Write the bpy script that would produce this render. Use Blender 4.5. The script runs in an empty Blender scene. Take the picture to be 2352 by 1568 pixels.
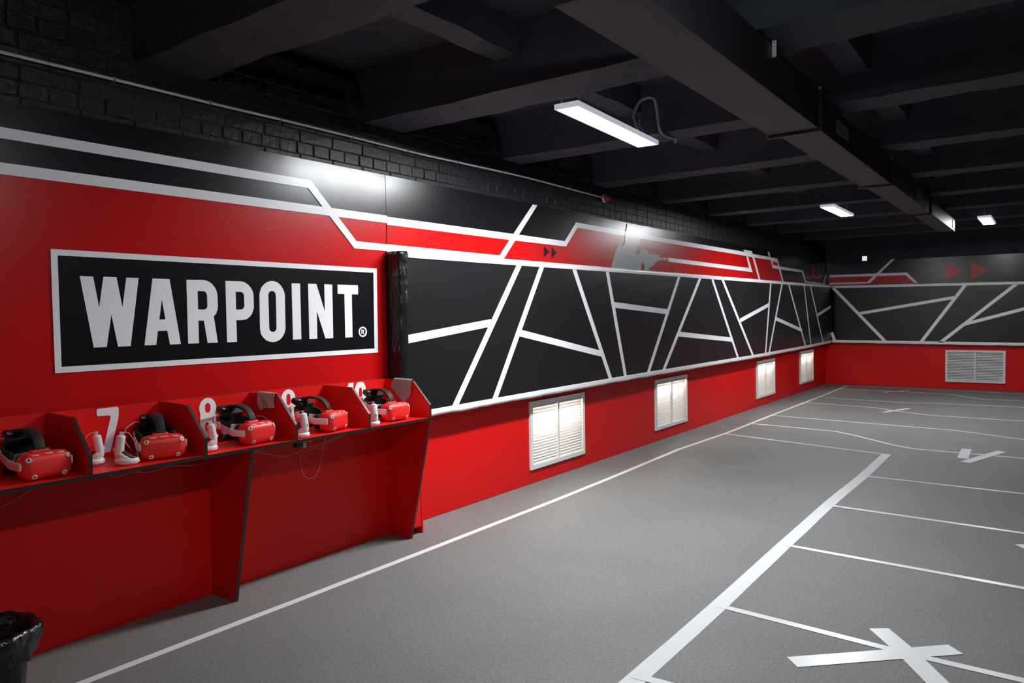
import bpy, bmesh, math, random
from mathutils import Vector, Matrix, noise
random.seed(7)
PI = math.pi
scene = bpy.context.scene
COL = scene.collection

# ------------------------------------------------------------------ camera
H = 1.6
yaw, pitch, roll = .627769, .0358234, -.0152769
fwd = Vector((math.cos(yaw)*math.cos(pitch), math.sin(yaw)*math.cos(pitch), -math.sin(pitch)))
rt = fwd.cross(Vector((0, 0, 1))).normalized()
up = rt.cross(fwd)
r2 = math.cos(roll)*rt + math.sin(roll)*up
u2 = -math.sin(roll)*rt + math.cos(roll)*up
cam = bpy.data.cameras.new('camera')
camo = bpy.data.objects.new('camera', cam); COL.objects.link(camo)
M3 = Matrix((r2, u2, -fwd)).transposed()
camo.matrix_world = Matrix.Translation((0, 0, H)) @ M3.to_4x4()
cam.sensor_width = 36.0; cam.lens = 1712.6/2352*36.0
cam.clip_start = .05; cam.clip_end = 100
scene.camera = camo

# ------------------------------------------------------------------ world, exposure
w = bpy.data.worlds.new('world'); scene.world = w; w.use_nodes = True
w.node_tree.nodes['Background'].inputs[0].default_value = (.8, .85, 1, 1)
w.node_tree.nodes['Background'].inputs[1].default_value = .0
vs = scene.view_settings
vs.view_transform = 'Standard'; vs.look = 'None'; vs.gamma = 1.0; vs.use_curve_mapping = False
vs.exposure = 0.0
LAMP_POWER = 125.0    # radiance of the ceiling panels
LAMP_COLOR = (.95, .98, 1.0)
NICHE_POWER = 55.0
# ceiling panel lamps: near-end X, far-end X, centre Y, z, visible in the photo?
LAMPS = [(4.154, 5.525, 2.594, 2.93), (10.42, 11.67, 2.42, 2.95), (13.32, 14.47, .851, 2.95),
         
         (-3.6, -2.4, 1.6, 2.90), (-3.6, -2.4, -2.2, 2.90)]  # this pair is unseen, added behind the camera as faint fill
LAMP_GAIN = [2.15, 1.5, .85, .1, .1]
BATTEN_POWER = 100.0      # bare tubes of the batten above the picture

# ------------------------------------------------------------------ materials
def mat(name, col, rough=.5, bump=0, scale=50, spec=.5, var=0, vscale=3, emit=None, est=0, bdist=.01, metal=0, stretch=None, coat=0):
    m = bpy.data.materials.new(name); m.use_nodes = True
    nt = m.node_tree; b = nt.nodes['Principled BSDF']
    b.inputs['Base Color'].default_value = (*col, 1); b.inputs['Roughness'].default_value = rough
    b.inputs['Specular IOR Level'].default_value = spec; b.inputs['Metallic'].default_value = metal
    if coat: b.inputs['Coat Weight'].default_value = coat; b.inputs['Coat Roughness'].default_value = .1
    if emit: b.inputs['Emission Color'].default_value = (*emit, 1); b.inputs['Emission Strength'].default_value = est
    tc = nt.nodes.new('ShaderNodeTexCoord'); src = tc.outputs['Object']
    if stretch:
        mp = nt.nodes.new('ShaderNodeMapping'); mp.inputs['Scale'].default_value = stretch
        nt.links.new(src, mp.inputs[0]); src = mp.outputs[0]
    if var:
        n = nt.nodes.new('ShaderNodeTexNoise'); n.inputs['Scale'].default_value = vscale; n.inputs['Detail'].default_value = 6
        nt.links.new(src, n.inputs['Vector'])
        mx = nt.nodes.new('ShaderNodeMix'); mx.data_type = 'RGBA'
        mx.inputs['A'].default_value = (*[c*(1-var) for c in col], 1); mx.inputs['B'].default_value = (*[min(1, c*(1+var)) for c in col], 1)
        nt.links.new(n.outputs['Fac'], mx.inputs['Factor']); nt.links.new(mx.outputs['Result'], b.inputs['Base Color'])
    if bump:
        n = nt.nodes.new('ShaderNodeTexNoise'); n.inputs['Scale'].default_value = scale; n.inputs['Detail'].default_value = 4
        nt.links.new(src, n.inputs['Vector'])
        bp = nt.nodes.new('ShaderNodeBump'); bp.inputs['Strength'].default_value = bump; bp.inputs['Distance'].default_value = bdist
        nt.links.new(n.outputs['Fac'], bp.inputs['Height']); nt.links.new(bp.outputs[0], b.inputs['Normal'])
    return m
RED = (.50, .0042, .005)
M_vred = mat('red_vinyl', RED, .27, bump=.035, scale=2.2, bdist=.02, spec=.42)
M_vredlow = mat('red_vinyl_low', (.66, .0045, .005), .42, bump=.035, scale=2.2, bdist=.02, spec=.25)
M_vblack = mat('black_vinyl', (.006, .006, .0075), .25, bump=.035, scale=2.2, bdist=.02, spec=.5)
M_vwhite = mat('white_print', (.86, .86, .90), .25, bump=.035, scale=2.2, bdist=.02, spec=.5)
M_vgrey = mat('grey_print', (.48, .49, .50), .25, bump=.035, scale=2.2, bdist=.02, spec=.5)
M_pblack = mat('black_pad_vinyl', (.008, .008, .009), .34, bump=.2, scale=3, bdist=.02)
M_pwhite = mat('white_pad_print', (.86, .86, .90), .34, bump=.2, scale=3, bdist=.02)
M_pend = mat('glossy_black_pad_end', (.008, .008, .009), .25, bump=.9, scale=14, bdist=.03, stretch=(1, 1, .35))
M_lred = mat('red_laminate', (.70, .006, .004), .45, spec=.3, bump=.03, scale=250, bdist=.002)
M_edge = mat('black_edge_band', (.012, .012, .013), .4)
M_paint = mat('black_painted_brick', (.0095, .0105, .013), .45, spec=.35, bump=.4, scale=26, bdist=.012, var=.35, vscale=6)
M_mortar = mat('black_painted_mortar', (.012, .013, .016), .45, spec=.4, bump=1, scale=60, bdist=.02, var=.5, vscale=12)
M_conc = mat('black_painted_concrete', (.046, .053, .068), .55, spec=.12, bump=.5, scale=9, bdist=.02, var=.3, vscale=2.5)
M_duct = mat('black_duct_metal', (.0135, .0145, .018), .5, bump=.06, scale=3, bdist=.02)
M_white = mat('white_enamel', (.75, .75, .74), .4)
M_wplas = mat('white_plastic', (.72, .70, .69), .38, bump=.05, scale=200, bdist=.001)
M_strap = mat('beige_grey_strap_plastic', (.55, .50, .48), .5)
M_bplas = mat('black_plastic', (.011, .011, .012), .42)
M_bmatte = mat('matte_black_rubber', (.009, .009, .010), .6, spec=.3)
M_bfab = mat('black_foam_fabric', (.010, .010, .011), .8, bump=.3, scale=300, bdist=.002)
M_sil = mat('red_silicone', (.78, .022, .018), .45, bump=.1, scale=700, bdist=.001)
M_cable = mat('white_cable', (.66, .62, .60), .45)
M_conduit = mat('pinkish_white_conduit', (.76, .69, .66), .45, var=.2, vscale=8)
M_grey = mat('grey_corrugated_conduit', (.22, .22, .24), .5)
M_steel = mat('zinc_steel', (.55, .55, .56), .35, metal=.8)
M_brass = mat('yellowed_clip', (.30, .26, .16), .5)
M_cloth = mat('grey_microfibre', (.33, .31, .31), .9, bump=.4, scale=400, bdist=.002)
M_cloth2 = mat('beige_microfibre', (.52, .42, .38), .9, bump=.4, scale=400, bdist=.002)
M_tape = mat('white_floor_tape', (.70, .71, .73), .30, bump=.2, scale=60, bdist=.002, var=.06, vscale=20)
M_niche = mat('white_niche_plaster', (.8, .78, .75), .7)
M_detred = mat('red_detector_plastic', (.45, .02, .015), .4)
M_bag = mat('thin_black_bag', (.012, .011, .011), .18, bump=.6, scale=25, bdist=.02)
M_lampglow = [mat('lamp_diffuser', (.9, .9, .9), .5, emit=LAMP_COLOR, est=LAMP_POWER*g) for g in LAMP_GAIN]
M_tube = mat('bare_tube', (.9, .9, .9), .5, emit=LAMP_COLOR, est=BATTEN_POWER)
M_lamphouse = mat('lamp_housing_glow', (.75, .75, .76), .4, emit=(.85, .85, 1), est=.45)  # faint emission stands in for lamplight catching the rim
M_bounce = mat('white_bounce_paint', (.8, .8, .82), .6)  # unseen front wall made white to bounce fill light into the room
M_nglow = mat('niche_tube_light', (.9, .9, .9), .5, emit=(1, .90, .82), est=NICHE_POWER)
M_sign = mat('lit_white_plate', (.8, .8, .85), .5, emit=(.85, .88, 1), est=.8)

def floor_mat():
    m = bpy.data.materials.new('grey_speckled_carpet'); m.use_nodes = True
    nt = m.node_tree; b = nt.nodes['Principled BSDF']; N = nt.nodes.new; Lk = nt.links.new
    tc = N('ShaderNodeTexCoord')
    a = N('ShaderNodeTexNoise'); a.inputs['Scale'].default_value = 70; a.inputs['Detail'].default_value = 9; a.inputs['Roughness'].default_value = .72; Lk(tc.outputs['Object'], a.inputs['Vector'])
    ra = N('ShaderNodeValToRGB'); ra.color_ramp.elements[0].position = .30; ra.color_ramp.elements[1].position = .72
    ra.color_ramp.elements[0].color = (.105, .104, .102, 1); ra.color_ramp.elements[1].color = (.235, .233, .226, 1); Lk(a.outputs['Fac'], ra.inputs[0])
    c = N('ShaderNodeTexNoise'); c.inputs['Scale'].default_value = 1.3; c.inputs['Detail'].default_value = 5; Lk(tc.outputs['Object'], c.inputs['Vector'])
    rc = N('ShaderNodeValToRGB'); rc.color_ramp.elements[0].position = .3; rc.color_ramp.elements[1].position = .7
    rc.color_ramp.elements[0].color = (.92, .92, .93, 1); rc.color_ramp.elements[1].color = (1.05, 1.05, 1.04, 1); Lk(c.outputs['Fac'], rc.inputs[0])
    mx = N('ShaderNodeMix'); mx.data_type = 'RGBA'; mx.blend_type = 'MULTIPLY'; mx.inputs['Factor'].default_value = 1
    Lk(ra.outputs[0], mx.inputs['A']); Lk(rc.outputs[0], mx.inputs['B'])
    # small dark scuffs
    v = N('ShaderNodeTexNoise'); v.inputs['Scale'].default_value = 7; v.inputs['Detail'].default_value = 8; v.inputs['Roughness'].default_value = .7; Lk(tc.outputs['Object'], v.inputs['Vector'])
    rv = N('ShaderNodeValToRGB'); rv.color_ramp.elements[0].position = .23; rv.color_ramp.elements[1].position = .27
    rv.color_ramp.elements[0].color = (.4, .4, .4, 1); rv.color_ramp.elements[1].color = (1, 1, 1, 1); Lk(v.outputs['Fac'], rv.inputs[0])
    m2 = N('ShaderNodeMix'); m2.data_type = 'RGBA'; m2.blend_type = 'MULTIPLY'; m2.inputs['Factor'].default_value = 1
    Lk(mx.outputs['Result'], m2.inputs['A']); Lk(rv.outputs[0], m2.inputs['B'])
    fl = N('ShaderNodeTexNoise'); fl.inputs['Scale'].default_value = 210; fl.inputs['Detail'].default_value = 1; Lk(tc.outputs['Object'], fl.inputs['Vector'])
    rf = N('ShaderNodeValToRGB'); rf.color_ramp.elements[0].position = .69; rf.color_ramp.elements[1].position = .76
    rf.color_ramp.elements[0].color = (0, 0, 0, 1); rf.color_ramp.elements[1].color = (.30, .30, .29, 1); Lk(fl.outputs['Fac'], rf.inputs[0])
    m3 = N('ShaderNodeMix'); m3.data_type = 'RGBA'; m3.blend_type = 'ADD'; m3.inputs['Factor'].default_value = 1
    Lk(m2.outputs['Result'], m3.inputs['A']); Lk(rf.outputs[0], m3.inputs['B'])
    Lk(m3.outputs['Result'], b.inputs['Base Color'])
    b.inputs['Roughness'].default_value = .62; b.inputs['Specular IOR Level'].default_value = .35
    bp = N('ShaderNodeBump'); bp.inputs['Strength'].default_value = .08; bp.inputs['Distance'].default_value = .004
    Lk(a.outputs['Fac'], bp.inputs['Height']); Lk(bp.outputs[0], b.inputs['Normal'])
    return m
M_floor = floor_mat()

# ------------------------------------------------------------------ helpers
def link(name, me, m, parent=None):
    o = bpy.data.objects.new(name, me); COL.objects.link(o)
    if m is not None and len(me.materials) == 0:
        for q in (m if isinstance(m, (list, tuple)) else [m]): me.materials.append(q)
    if parent is not None: o.parent = parent
    return o
def obj(name, bm, m, parent=None, smooth=False):
    me = bpy.data.meshes.new(name)
    if smooth:
        for f in bm.faces: f.smooth = True
    bm.to_mesh(me); bm.free()
    return link(name, me, m, parent)
def tag(o, label=None, cat=None, group=None, kind=None):
    if label: o['label'] = label
    if cat: o['category'] = cat
    if group: o['group'] = group
    if kind: o['kind'] = kind
    return o
def thing(name, label, cat, loc=(0, 0, 0), rz=0, group=None):
    o = bpy.data.objects.new(name, None); COL.objects.link(o); o.empty_display_size = .05
    o.location = loc; o.rotation_euler = (0, 0, rz)
    return tag(o, label, cat, group)
def struct(name, bm, m): return tag(obj(name, bm, m), kind='structure')
def box(bm, x0, x1, y0, y1, z0, z1, mi=0):
    vs_ = [bm.verts.new(p) for p in [(x0,y0,z0),(x1,y0,z0),(x1,y1,z0),(x0,y1,z0),(x0,y0,z1),(x1,y0,z1),(x1,y1,z1),(x0,y1,z1)]]
    fs = []
    for q in [(0,3,2,1),(4,5,6,7),(0,1,5,4),(1,2,6,5),(2,3,7,6),(3,0,4,7)]:
        f = bm.faces.new([vs_[i] for i in q]); f.material_index = mi; fs.append(f)
    return vs_, fs
def boxo(name, b6, m, parent=None, bevel=0):
    bm = bmesh.new(); box(bm, *b6)
    if bevel: bmesh.ops.bevel(bm, geom=list(bm.edges), offset=bevel, segments=2, affect='EDGES', profile=.5)
    return obj(name, bm, m, parent)
def rbox(sx, sy, sz, r, seg=4, fn=None):
    bm = bmesh.new(); bmesh.ops.create_cube(bm, size=1)
    for v in bm.verts: v.co = Vector((v.co.x*sx, v.co.y*sy, v.co.z*sz))
    bmesh.ops.bevel(bm, geom=list(bm.edges), offset=r, segments=seg, affect='EDGES', profile=.5)
    if fn:
        for v in bm.verts: v.co = fn(v.co.copy())
    return bm
def xf(bm, loc=(0,0,0), rot=(0,0,0)):
    from mathutils import Euler
    mt = Matrix.Translation(loc) @ Euler(rot).to_matrix().to_4x4()
    bmesh.ops.transform(bm, matrix=mt, verts=bm.verts); return bm
def smooth_path(pts, n=6):
    pts = [Vector(p) for p in pts]
    if len(pts) < 3: return pts
    out = []
    P = [pts[0]*2-pts[1]] + pts + [pts[-1]*2-pts[-2]]
    for i in range(1, len(P)-2):
        for k in range(n):
            t = k/n; a, b, c, d = P[i-1], P[i], P[i+1], P[i+2]
            out.append(.5*((2*b)+(c-a)*t+(2*a-5*b+4*c-d)*t*t+(3*b-a-3*c+d)*t**3))
    out.append(pts[-1]); return out
def sweep(bm, pts, prof, upv=None, n=6, scales=None):
    """sweep a closed 2D profile [(side, up)] along a smoothed path"""
    P = smooth_path(pts, n) if n > 1 else [Vector(p) for p in pts]
    rings = []; prev = None
    for i, p in enumerate(P):
        t = (P[min(i+1, len(P)-1)] - P[max(i-1, 0)]).normalized()
        if upv is not None: u_ = Vector(upv)
        else: u_ = prev if prev is not None else (Vector((0,0,1)) if abs(t.z) < .9 else Vector((1,0,0)))
        s = t.cross(u_).normalized(); u_ = s.cross(t).normalized(); prev = u_
        k = 1 if scales is None else scales(i/(len(P)-1))
        if not isinstance(k, tuple): k = (k, k)
        rings.append([bm.verts.new(p + s*a*k[0] + u_*b*k[1]) for a, b in prof])
    m_ = len(prof)
    for a, b in zip(rings, rings[1:]):
        for j in range(m_): bm.faces.new((a[j], a[(j+1) % m_], b[(j+1) % m_], b[j]))
    bm.faces.new(rings[0][::-1]); bm.faces.new(rings[-1])
def circ(r, n=8, ry=None): return [(r*math.cos(2*PI*i/n), (ry or r)*math.sin(2*PI*i/n)) for i in range(n)]
def rect(a, b): return [(-a/2,-b/2),(a/2,-b/2),(a/2,b/2),(-a/2,b/2)]
def rrect(a, b, r, n=3):
    out = []
    for cx, cy, a0 in ((a/2-r, b/2-r, 0), (-a/2+r, b/2-r, 90), (-a/2+r, -b/2+r, 180), (a/2-r, -b/2+r, 270)):
        for k in range(n+1):
            t = math.radians(a0+90*k/n); out.append((cx+r*math.cos(t), cy+r*math.sin(t)))
    return out
def tube(name, pts, r, m, parent=None, n=6, sides=8):
    bm = bmesh.new(); sweep(bm, pts, circ(r, sides), n=n)
    return obj(name, bm, m, parent, smooth=True)
def poly(name, loops, th, m, parent, place):
    """flat printed or cut shape from outline loops (holes by even-odd), th thick, placed by place(u, v, w)"""
    if loops and not isinstance(loops[0][0], (list, tuple)): loops = [loops]
    cu = bpy.data.curves.new(name, 'CURVE'); cu.dimensions = '2D'; cu.fill_mode = 'BOTH'; cu.extrude = th/2
    for lp in loops:
        sp = cu.splines.new('POLY'); sp.points.add(len(lp)-1)
        for i, p in enumerate(lp): sp.points[i].co = (p[0], p[1], 0, 1)
        sp.use_cyclic_u = True
    tmp = bpy.data.objects.new(name+'_c', cu)
    me = bpy.data.meshes.new_from_object(tmp)
    for v in me.vertices: v.co = place(v.co.x, v.co.y, v.co.z)
    bpy.data.objects.remove(tmp); bpy.data.curves.remove(cu)
    me.name = name; me.materials.clear()
    return link(name, me, m, parent)
def onY(Y): return lambda u, v, w: Vector((u, Y-w, v))       # left wall, facing -Y
def onX(X): return lambda u, v, w: Vector((X-w, -u, v))      # back wall, facing -X
def onZ(Z): return lambda u, v, w: Vector((u, v, Z+w))
def strip(p, q, wd, e0=0, e1=0):
    p, q = Vector(p), Vector(q); d = (q-p).normalized(); n = Vector((-d.y, d.x))*wd/2; p = p-d*e0; q = q+d*e1
    return [tuple(p+n), tuple(p-n), tuple(q-n), tuple(q+n)]
def clipz(pg, z0, z1):
    """clip a polygon (u, v) to z0(u) <= v <= z1(u) with constant limits"""
    for lim, sgn in ((z0, 1), (z1, -1)):
        out = []
        for i in range(len(pg)):
            a, b = pg[i-1], pg[i]; da, db = (a[1]-lim)*sgn, (b[1]-lim)*sgn
            if (da < 0) != (db < 0):
                t = da/(da-db); out.append((a[0]+(b[0]-a[0])*t, a[1]+(b[1]-a[1])*t))
            if db >= 0: out.append(tuple(b))
        pg = out
    return pg
def copy_tree(o, parent=None):
    c = o.copy(); COL.objects.link(c)
    if parent is not None: c.parent = parent
    for ch in list(o.children): copy_tree(ch, c)
    return c

# measured outlines of the prints and tapes, metres on their own plane
LETTERS = {"W":[[[1.776,1.829],[1.841,1.828],[1.866,1.669],[1.892,1.829],[1.959,1.828],[1.985,1.669],[2.01,1.828],[2.076,1.828],[2.021,1.464],[1.955,1.464],[1.926,1.634],[1.897,1.465],[1.832,1.465]]],"A":[[[2.152,1.828],[2.249,1.827],[2.304,1.464],[2.24,1.463],[2.227,1.541],[2.173,1.541],[2.161,1.464],[2.096,1.465]],[[2.201,1.714],[2.218,1.604],[2.183,1.604]]],"R":[[[2.349,1.827],[2.446,1.828],[2.469,1.826],[2.488,1.819],[2.507,1.807],[2.524,1.788],[2.535,1.768],[2.54,1.745],[2.541,1.677],[2.538,1.656],[2.528,1.633],[2.513,1.617],[2.534,1.463],[2.469,1.463],[2.449,1.593],[2.415,1.594],[2.414,1.464],[2.348,1.464]],[[2.415,1.764],[2.45,1.764],[2.462,1.761],[2.471,1.752],[2.474,1.739],[2.474,1.677],[2.471,1.667],[2.463,1.66],[2.451,1.657],[2.415,1.658]]],"P":[[[2.595,1.827],[2.695,1.827],[2.714,1.825],[2.733,1.818],[2.754,1.804],[2.771,1.785],[2.782,1.763],[2.785,1.747],[2.785,1.675],[2.781,1.654],[2.77,1.63],[2.753,1.611],[2.734,1.599],[2.715,1.594],[2.696,1.593],[2.661,1.592],[2.661,1.462],[2.595,1.462]],[[2.662,1.763],[2.696,1.763],[2.708,1.76],[2.716,1.752],[2.719,1.741],[2.719,1.68],[2.716,1.668],[2.709,1.661],[2.698,1.657],[2.661,1.656]]],"O":[[[2.917,1.836],[2.941,1.834],[2.961,1.828],[2.98,1.815],[2.996,1.799],[3.008,1.777],[3.016,1.75],[3.015,1.538],[3.009,1.511],[2.996,1.489],[2.979,1.471],[2.958,1.459],[2.937,1.453],[2.917,1.451],[2.897,1.454],[2.874,1.461],[2.855,1.474],[2.84,1.491],[2.829,1.511],[2.825,1.54],[2.827,1.747],[2.831,1.766],[2.839,1.786],[2.851,1.802],[2.868,1.817],[2.891,1.83]],[[2.92,1.773],[2.931,1.771],[2.94,1.765],[2.946,1.756],[2.948,1.746],[2.947,1.54],[2.944,1.529],[2.938,1.521],[2.929,1.516],[2.919,1.515],[2.909,1.517],[2.9,1.522],[2.894,1.531],[2.892,1.541],[2.892,1.748],[2.895,1.758],[2.902,1.766],[2.91,1.771]]],"I":[[[3.071,1.824],[3.138,1.825],[3.137,1.461],[3.071,1.461]]],"N":[[[3.203,1.826],[3.271,1.825],[3.338,1.638],[3.338,1.825],[3.406,1.824],[3.404,1.46],[3.337,1.459],[3.269,1.644],[3.268,1.459],[3.202,1.46]]],"T":[[[3.453,1.825],[3.639,1.825],[3.638,1.76],[3.579,1.76],[3.578,1.46],[3.511,1.459],[3.512,1.761],[3.452,1.762]]]}
MARK = [[[3.714,1.494],[3.713,1.485],[3.71,1.478],[3.705,1.471],[3.699,1.465],[3.691,1.461],[3.683,1.458],[3.674,1.458],[3.665,1.459],[3.657,1.462],[3.65,1.467],[3.644,1.473],[3.639,1.48],[3.637,1.488],[3.636,1.496],[3.637,1.504],[3.64,1.512],[3.645,1.519],[3.651,1.524],[3.659,1.529],[3.667,1.531],[3.676,1.532],[3.685,1.531],[3.693,1.528],[3.7,1.523],[3.706,1.517],[3.711,1.51],[3.714,1.502]],[[3.702,1.494],[3.701,1.488],[3.699,1.483],[3.696,1.478],[3.691,1.474],[3.686,1.471],[3.68,1.469],[3.674,1.468],[3.668,1.469],[3.662,1.471],[3.657,1.475],[3.653,1.479],[3.65,1.484],[3.648,1.49],[3.648,1.496],[3.648,1.501],[3.651,1.507],[3.654,1.512],[3.658,1.516],[3.664,1.519],[3.67,1.521],[3.676,1.521],[3.682,1.521],[3.687,1.518],[3.693,1.515],[3.697,1.511],[3.7,1.506],[3.702,1.5]]]
MARKR = [[[3.662,1.511],[3.678,1.511],[3.687,1.506],[3.688,1.498],[3.681,1.494],[3.688,1.478],[3.68,1.479],[3.674,1.492],[3.67,1.492],[3.669,1.48],[3.662,1.48]],[[3.67,1.506],[3.677,1.505],[3.679,1.501],[3.676,1.497],[3.67,1.497]]]
FRAME = [[[1.645,1.957],[3.824,1.951],[3.819,1.34],[1.645,1.346]],[[1.676,1.927],[3.79,1.919],[3.785,1.371],[1.676,1.376]]]
SA = [[1.447,2.513],[3.247,2.507],[3.636,2.135],[3.932,2.133],[3.931,2.084],[3.615,2.083],[3.224,2.454],[1.445,2.461]]
SB = [[1.441,2.348],[3.938,2.344],[3.936,2.289],[1.439,2.294]]
B2 = {"band":[[3.94,2.336],[5.522,2.334],[6.412,2.332],[6.633,2.539],[7.729,2.539],[8.131,2.535],[11.598,2.543],[12.199,2.534],[13.562,2.527],[13.957,2.121],[13.862,2.119],[13.522,2.481],[12.205,2.478],[11.598,2.484],[8.119,2.48],[7.653,2.481],[6.661,2.487],[6.434,2.279],[5.461,2.276],[3.938,2.278]],"red":[[3.939,2.302],[6.42,2.303],[6.646,2.515],[8.131,2.512],[11.598,2.517],[13.561,2.5],[13.93,2.108],[9.826,2.08],[5.364,2.077],[3.932,2.078]],"low":[[3.934,2.134],[5.313,2.128],[5.39,2.079],[3.932,2.071]],"diag":[[5.851,2.637],[5.927,2.635],[5.351,2.077],[5.254,2.072]],"arrow1":[[6.033,2.254],[6.123,2.208],[6.03,2.15]],"arrow2":[[6.169,2.256],[6.259,2.208],[6.166,2.146]],"soldier":[[7.776,2.623],[7.765,2.591],[7.747,2.546],[7.713,2.49],[7.715,2.414],[7.65,2.357],[7.623,2.368],[7.597,2.373],[7.554,2.366],[7.521,2.348],[7.495,2.324],[7.467,2.288],[7.446,2.247],[7.413,2.176],[7.381,2.116],[7.354,2.084],[8.103,2.088],[8.115,2.121],[8.134,2.166],[8.141,2.201],[8.164,2.176],[8.188,2.203],[8.206,2.172],[8.212,2.157],[8.216,2.092],[8.326,2.092],[8.332,2.108],[8.351,2.141],[8.408,2.165],[8.464,2.173],[8.496,2.196],[8.529,2.225],[8.561,2.229],[8.593,2.25],[8.619,2.252],[8.638,2.24],[8.658,2.259],[8.864,2.258],[8.871,2.29],[8.659,2.284],[8.64,2.302],[8.64,2.341],[8.628,2.356],[8.607,2.317],[8.594,2.314],[8.48,2.316],[8.367,2.317],[8.342,2.305],[8.324,2.317],[8.312,2.346],[8.114,2.361],[8.096,2.33],[8.072,2.303],[8.054,2.291],[7.967,2.291],[7.996,2.319],[8.004,2.382],[8.056,2.386],[8.092,2.42],[8.099,2.483],[8.036,2.541],[8.003,2.616],[7.94,2.631]],"barrel":[[8.897,2.297],[12.039,2.296],[11.905,2.473],[11.983,2.477],[12.202,2.236],[8.909,2.246]],"diag2":[[12.198,2.482],[12.293,2.487],[12.6,2.133],[12.558,2.08],[12.467,2.077],[12.513,2.131]],"block":[[11.774,2.573],[12.169,2.577],[12.227,2.519],[11.833,2.524]],"box":[[13.164,2.488],[13.587,2.486],[13.744,2.345],[13.292,2.346]],"boxin":[[13.256,2.461],[13.535,2.461],[13.599,2.396],[13.328,2.406]],"tick":[[13.004,2.616],[13.094,2.615],[13.164,2.518],[13.093,2.514]],"C":[[13.691,2.396],[15.248,2.383],[15.449,2.179],[17.284,2.166],[17.284,2.132],[15.365,2.147],[15.17,2.341],[13.744,2.34]],"enddiag":[[17.022,2.359],[17.379,2.378],[17.379,2.327],[17.076,2.313],[16.931,2.176],[16.819,2.173]],"endred":[[17.068,2.329],[17.379,2.34],[17.379,2.178],[16.901,2.175]],"a3":[[15.903,2.497],[16.129,2.379],[15.902,2.256]],"a4":[[16.301,2.514],[16.533,2.394],[16.3,2.268]]}
BB = {"band":[[-3.907,2.352],[-2.418,2.338],[-2.216,2.118],[-2.279,2.121],[-2.44,2.285],[-3.907,2.299]],"red":[[-3.907,2.327],[-2.433,2.312],[-2.244,2.115],[-3.907,2.13]],"diag":[[-2.694,2.628],[-2.636,2.63],[-3.109,2.147],[-3.184,2.15]],"line":[[-3.907,2.182],[-3.176,2.172],[-3.176,2.141],[-3.907,2.139]],"t1":[[-1.727,2.509],[-1.437,2.327],[-1.73,2.15]],"t2":[[-1.292,2.505],[-1.009,2.326],[-1.296,2.145]]}
PL = [[[3.98,1.43],[5.007,1.535]],[[5.42,2.027],[4.501,0.862]],[[5.782,2.026],[5.025,0.864]],[[5.418,1.438],[6.939,1.169]],[[6.382,2.025],[7.115,0.869]],[[7.062,2.014],[7.449,0.876]],[[7.202,1.69],[8.615,1.606]],[[8.914,2.018],[8.001,0.869]],[[9.59,2.009],[8.423,0.869]],[[8.902,1.323],[10.89,1.179]],[[10.112,2.017],[11.132,0.873]],[[10.521,2.018],[11.821,0.882]],[[11.217,1.459],[12.661,1.706]],[[12.735,2.028],[12.442,0.885]],[[13.362,2.031],[12.637,0.889]],[[13.035,1.464],[14.674,1.218]],[[13.826,2.038],[14.913,0.908]],[[14.834,2.052],[15.315,0.908]],[[15.299,2.053],[16.273,0.921]],[[15.833,1.502],[16.928,1.669]]]
PB = [[[-3.828,2.096],[-2.775,0.914]],[[-3.285,1.515],[-1.567,1.806]],[[-1.368,2.071],[-2.153,0.911]],[[-0.524,2.068],[-1.817,0.906]],[[-1.385,1.284],[-0.385,1.58]],[[-3.834,1.119],[-3.766,0.919]]]
TAPES = [[[1.498,3.465],[1.991,3.464],[3.396,3.453],[5.328,3.454],[6.36,3.471],[8.127,3.524],[9.527,3.466],[11.539,3.477],[14.381,3.474],[16.817,3.495]],[[9.03,1.472],[7.754,1.464],[6.432,1.482],[5.175,1.472],[3.896,1.459],[2.857,1.464]],[[9.491,3.443],[9.015,1.497]],[[10.548,3.451],[10.403,2.302],[10.163,2.0],[9.703,1.53],[9.54,1.288],[9.507,0.234]],[[11.531,3.463],[11.337,1.823],[11.249,1.018],[10.862,0.27]],[[13.416,3.457],[13.209,2.287],[12.942,1.983],[12.675,1.473],[12.619,0.315]],[[14.34,3.474],[14.154,1.935],[14.324,1.624],[14.358,0.36]],[[16.084,3.48],[15.955,1.582],[15.307,0.97],[15.339,0.386]],[[16.859,3.51],[16.569,0.418]],[[7.734,1.472],[7.69,0.187]],[[6.419,1.485],[6.341,0.152]],[[5.166,1.476],[5.091,0.12]],[[3.89,1.479],[3.858,0.999],[3.823,0.526],[3.816,0.087]],[[2.922,1.491],[2.933,1.353]],[[3.437,0.947],[3.993,0.356]],[[4.047,0.691],[3.829,0.534],[3.592,0.367]],[[9.816,0.779],[9.174,0.765]],[[8.944,0.727],[9.839,0.443]],[[12.677,2.117],[13.39,1.85]],[[15.742,2.629],[16.289,2.252]],[[5.964,0.169],[6.14,-0.041]]]
SEVEN = [[1.828,1.152],[1.924,1.152],[1.93,1.147],[1.932,1.137],[1.931,1.114],[1.928,1.089],[1.885,0.931],[1.883,0.926],[1.878,0.923],[1.848,0.922],[1.844,0.925],[1.845,0.931],[1.889,1.102],[1.888,1.109],[1.884,1.112],[1.827,1.114],[1.822,1.118],[1.821,1.143],[1.823,1.148]]

# ------------------------------------------------------------------ the setting
YW, XB = 4.0, 17.1               # left wall face (behind the vinyl), back wall face
X0, YR, ZC = -4.0, -6.5, 3.34
bm = bmesh.new(); box(bm, X0, XB+.3, YR, YW+.4, -.2, 0); floor = struct('floor', bm, M_floor)

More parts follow.
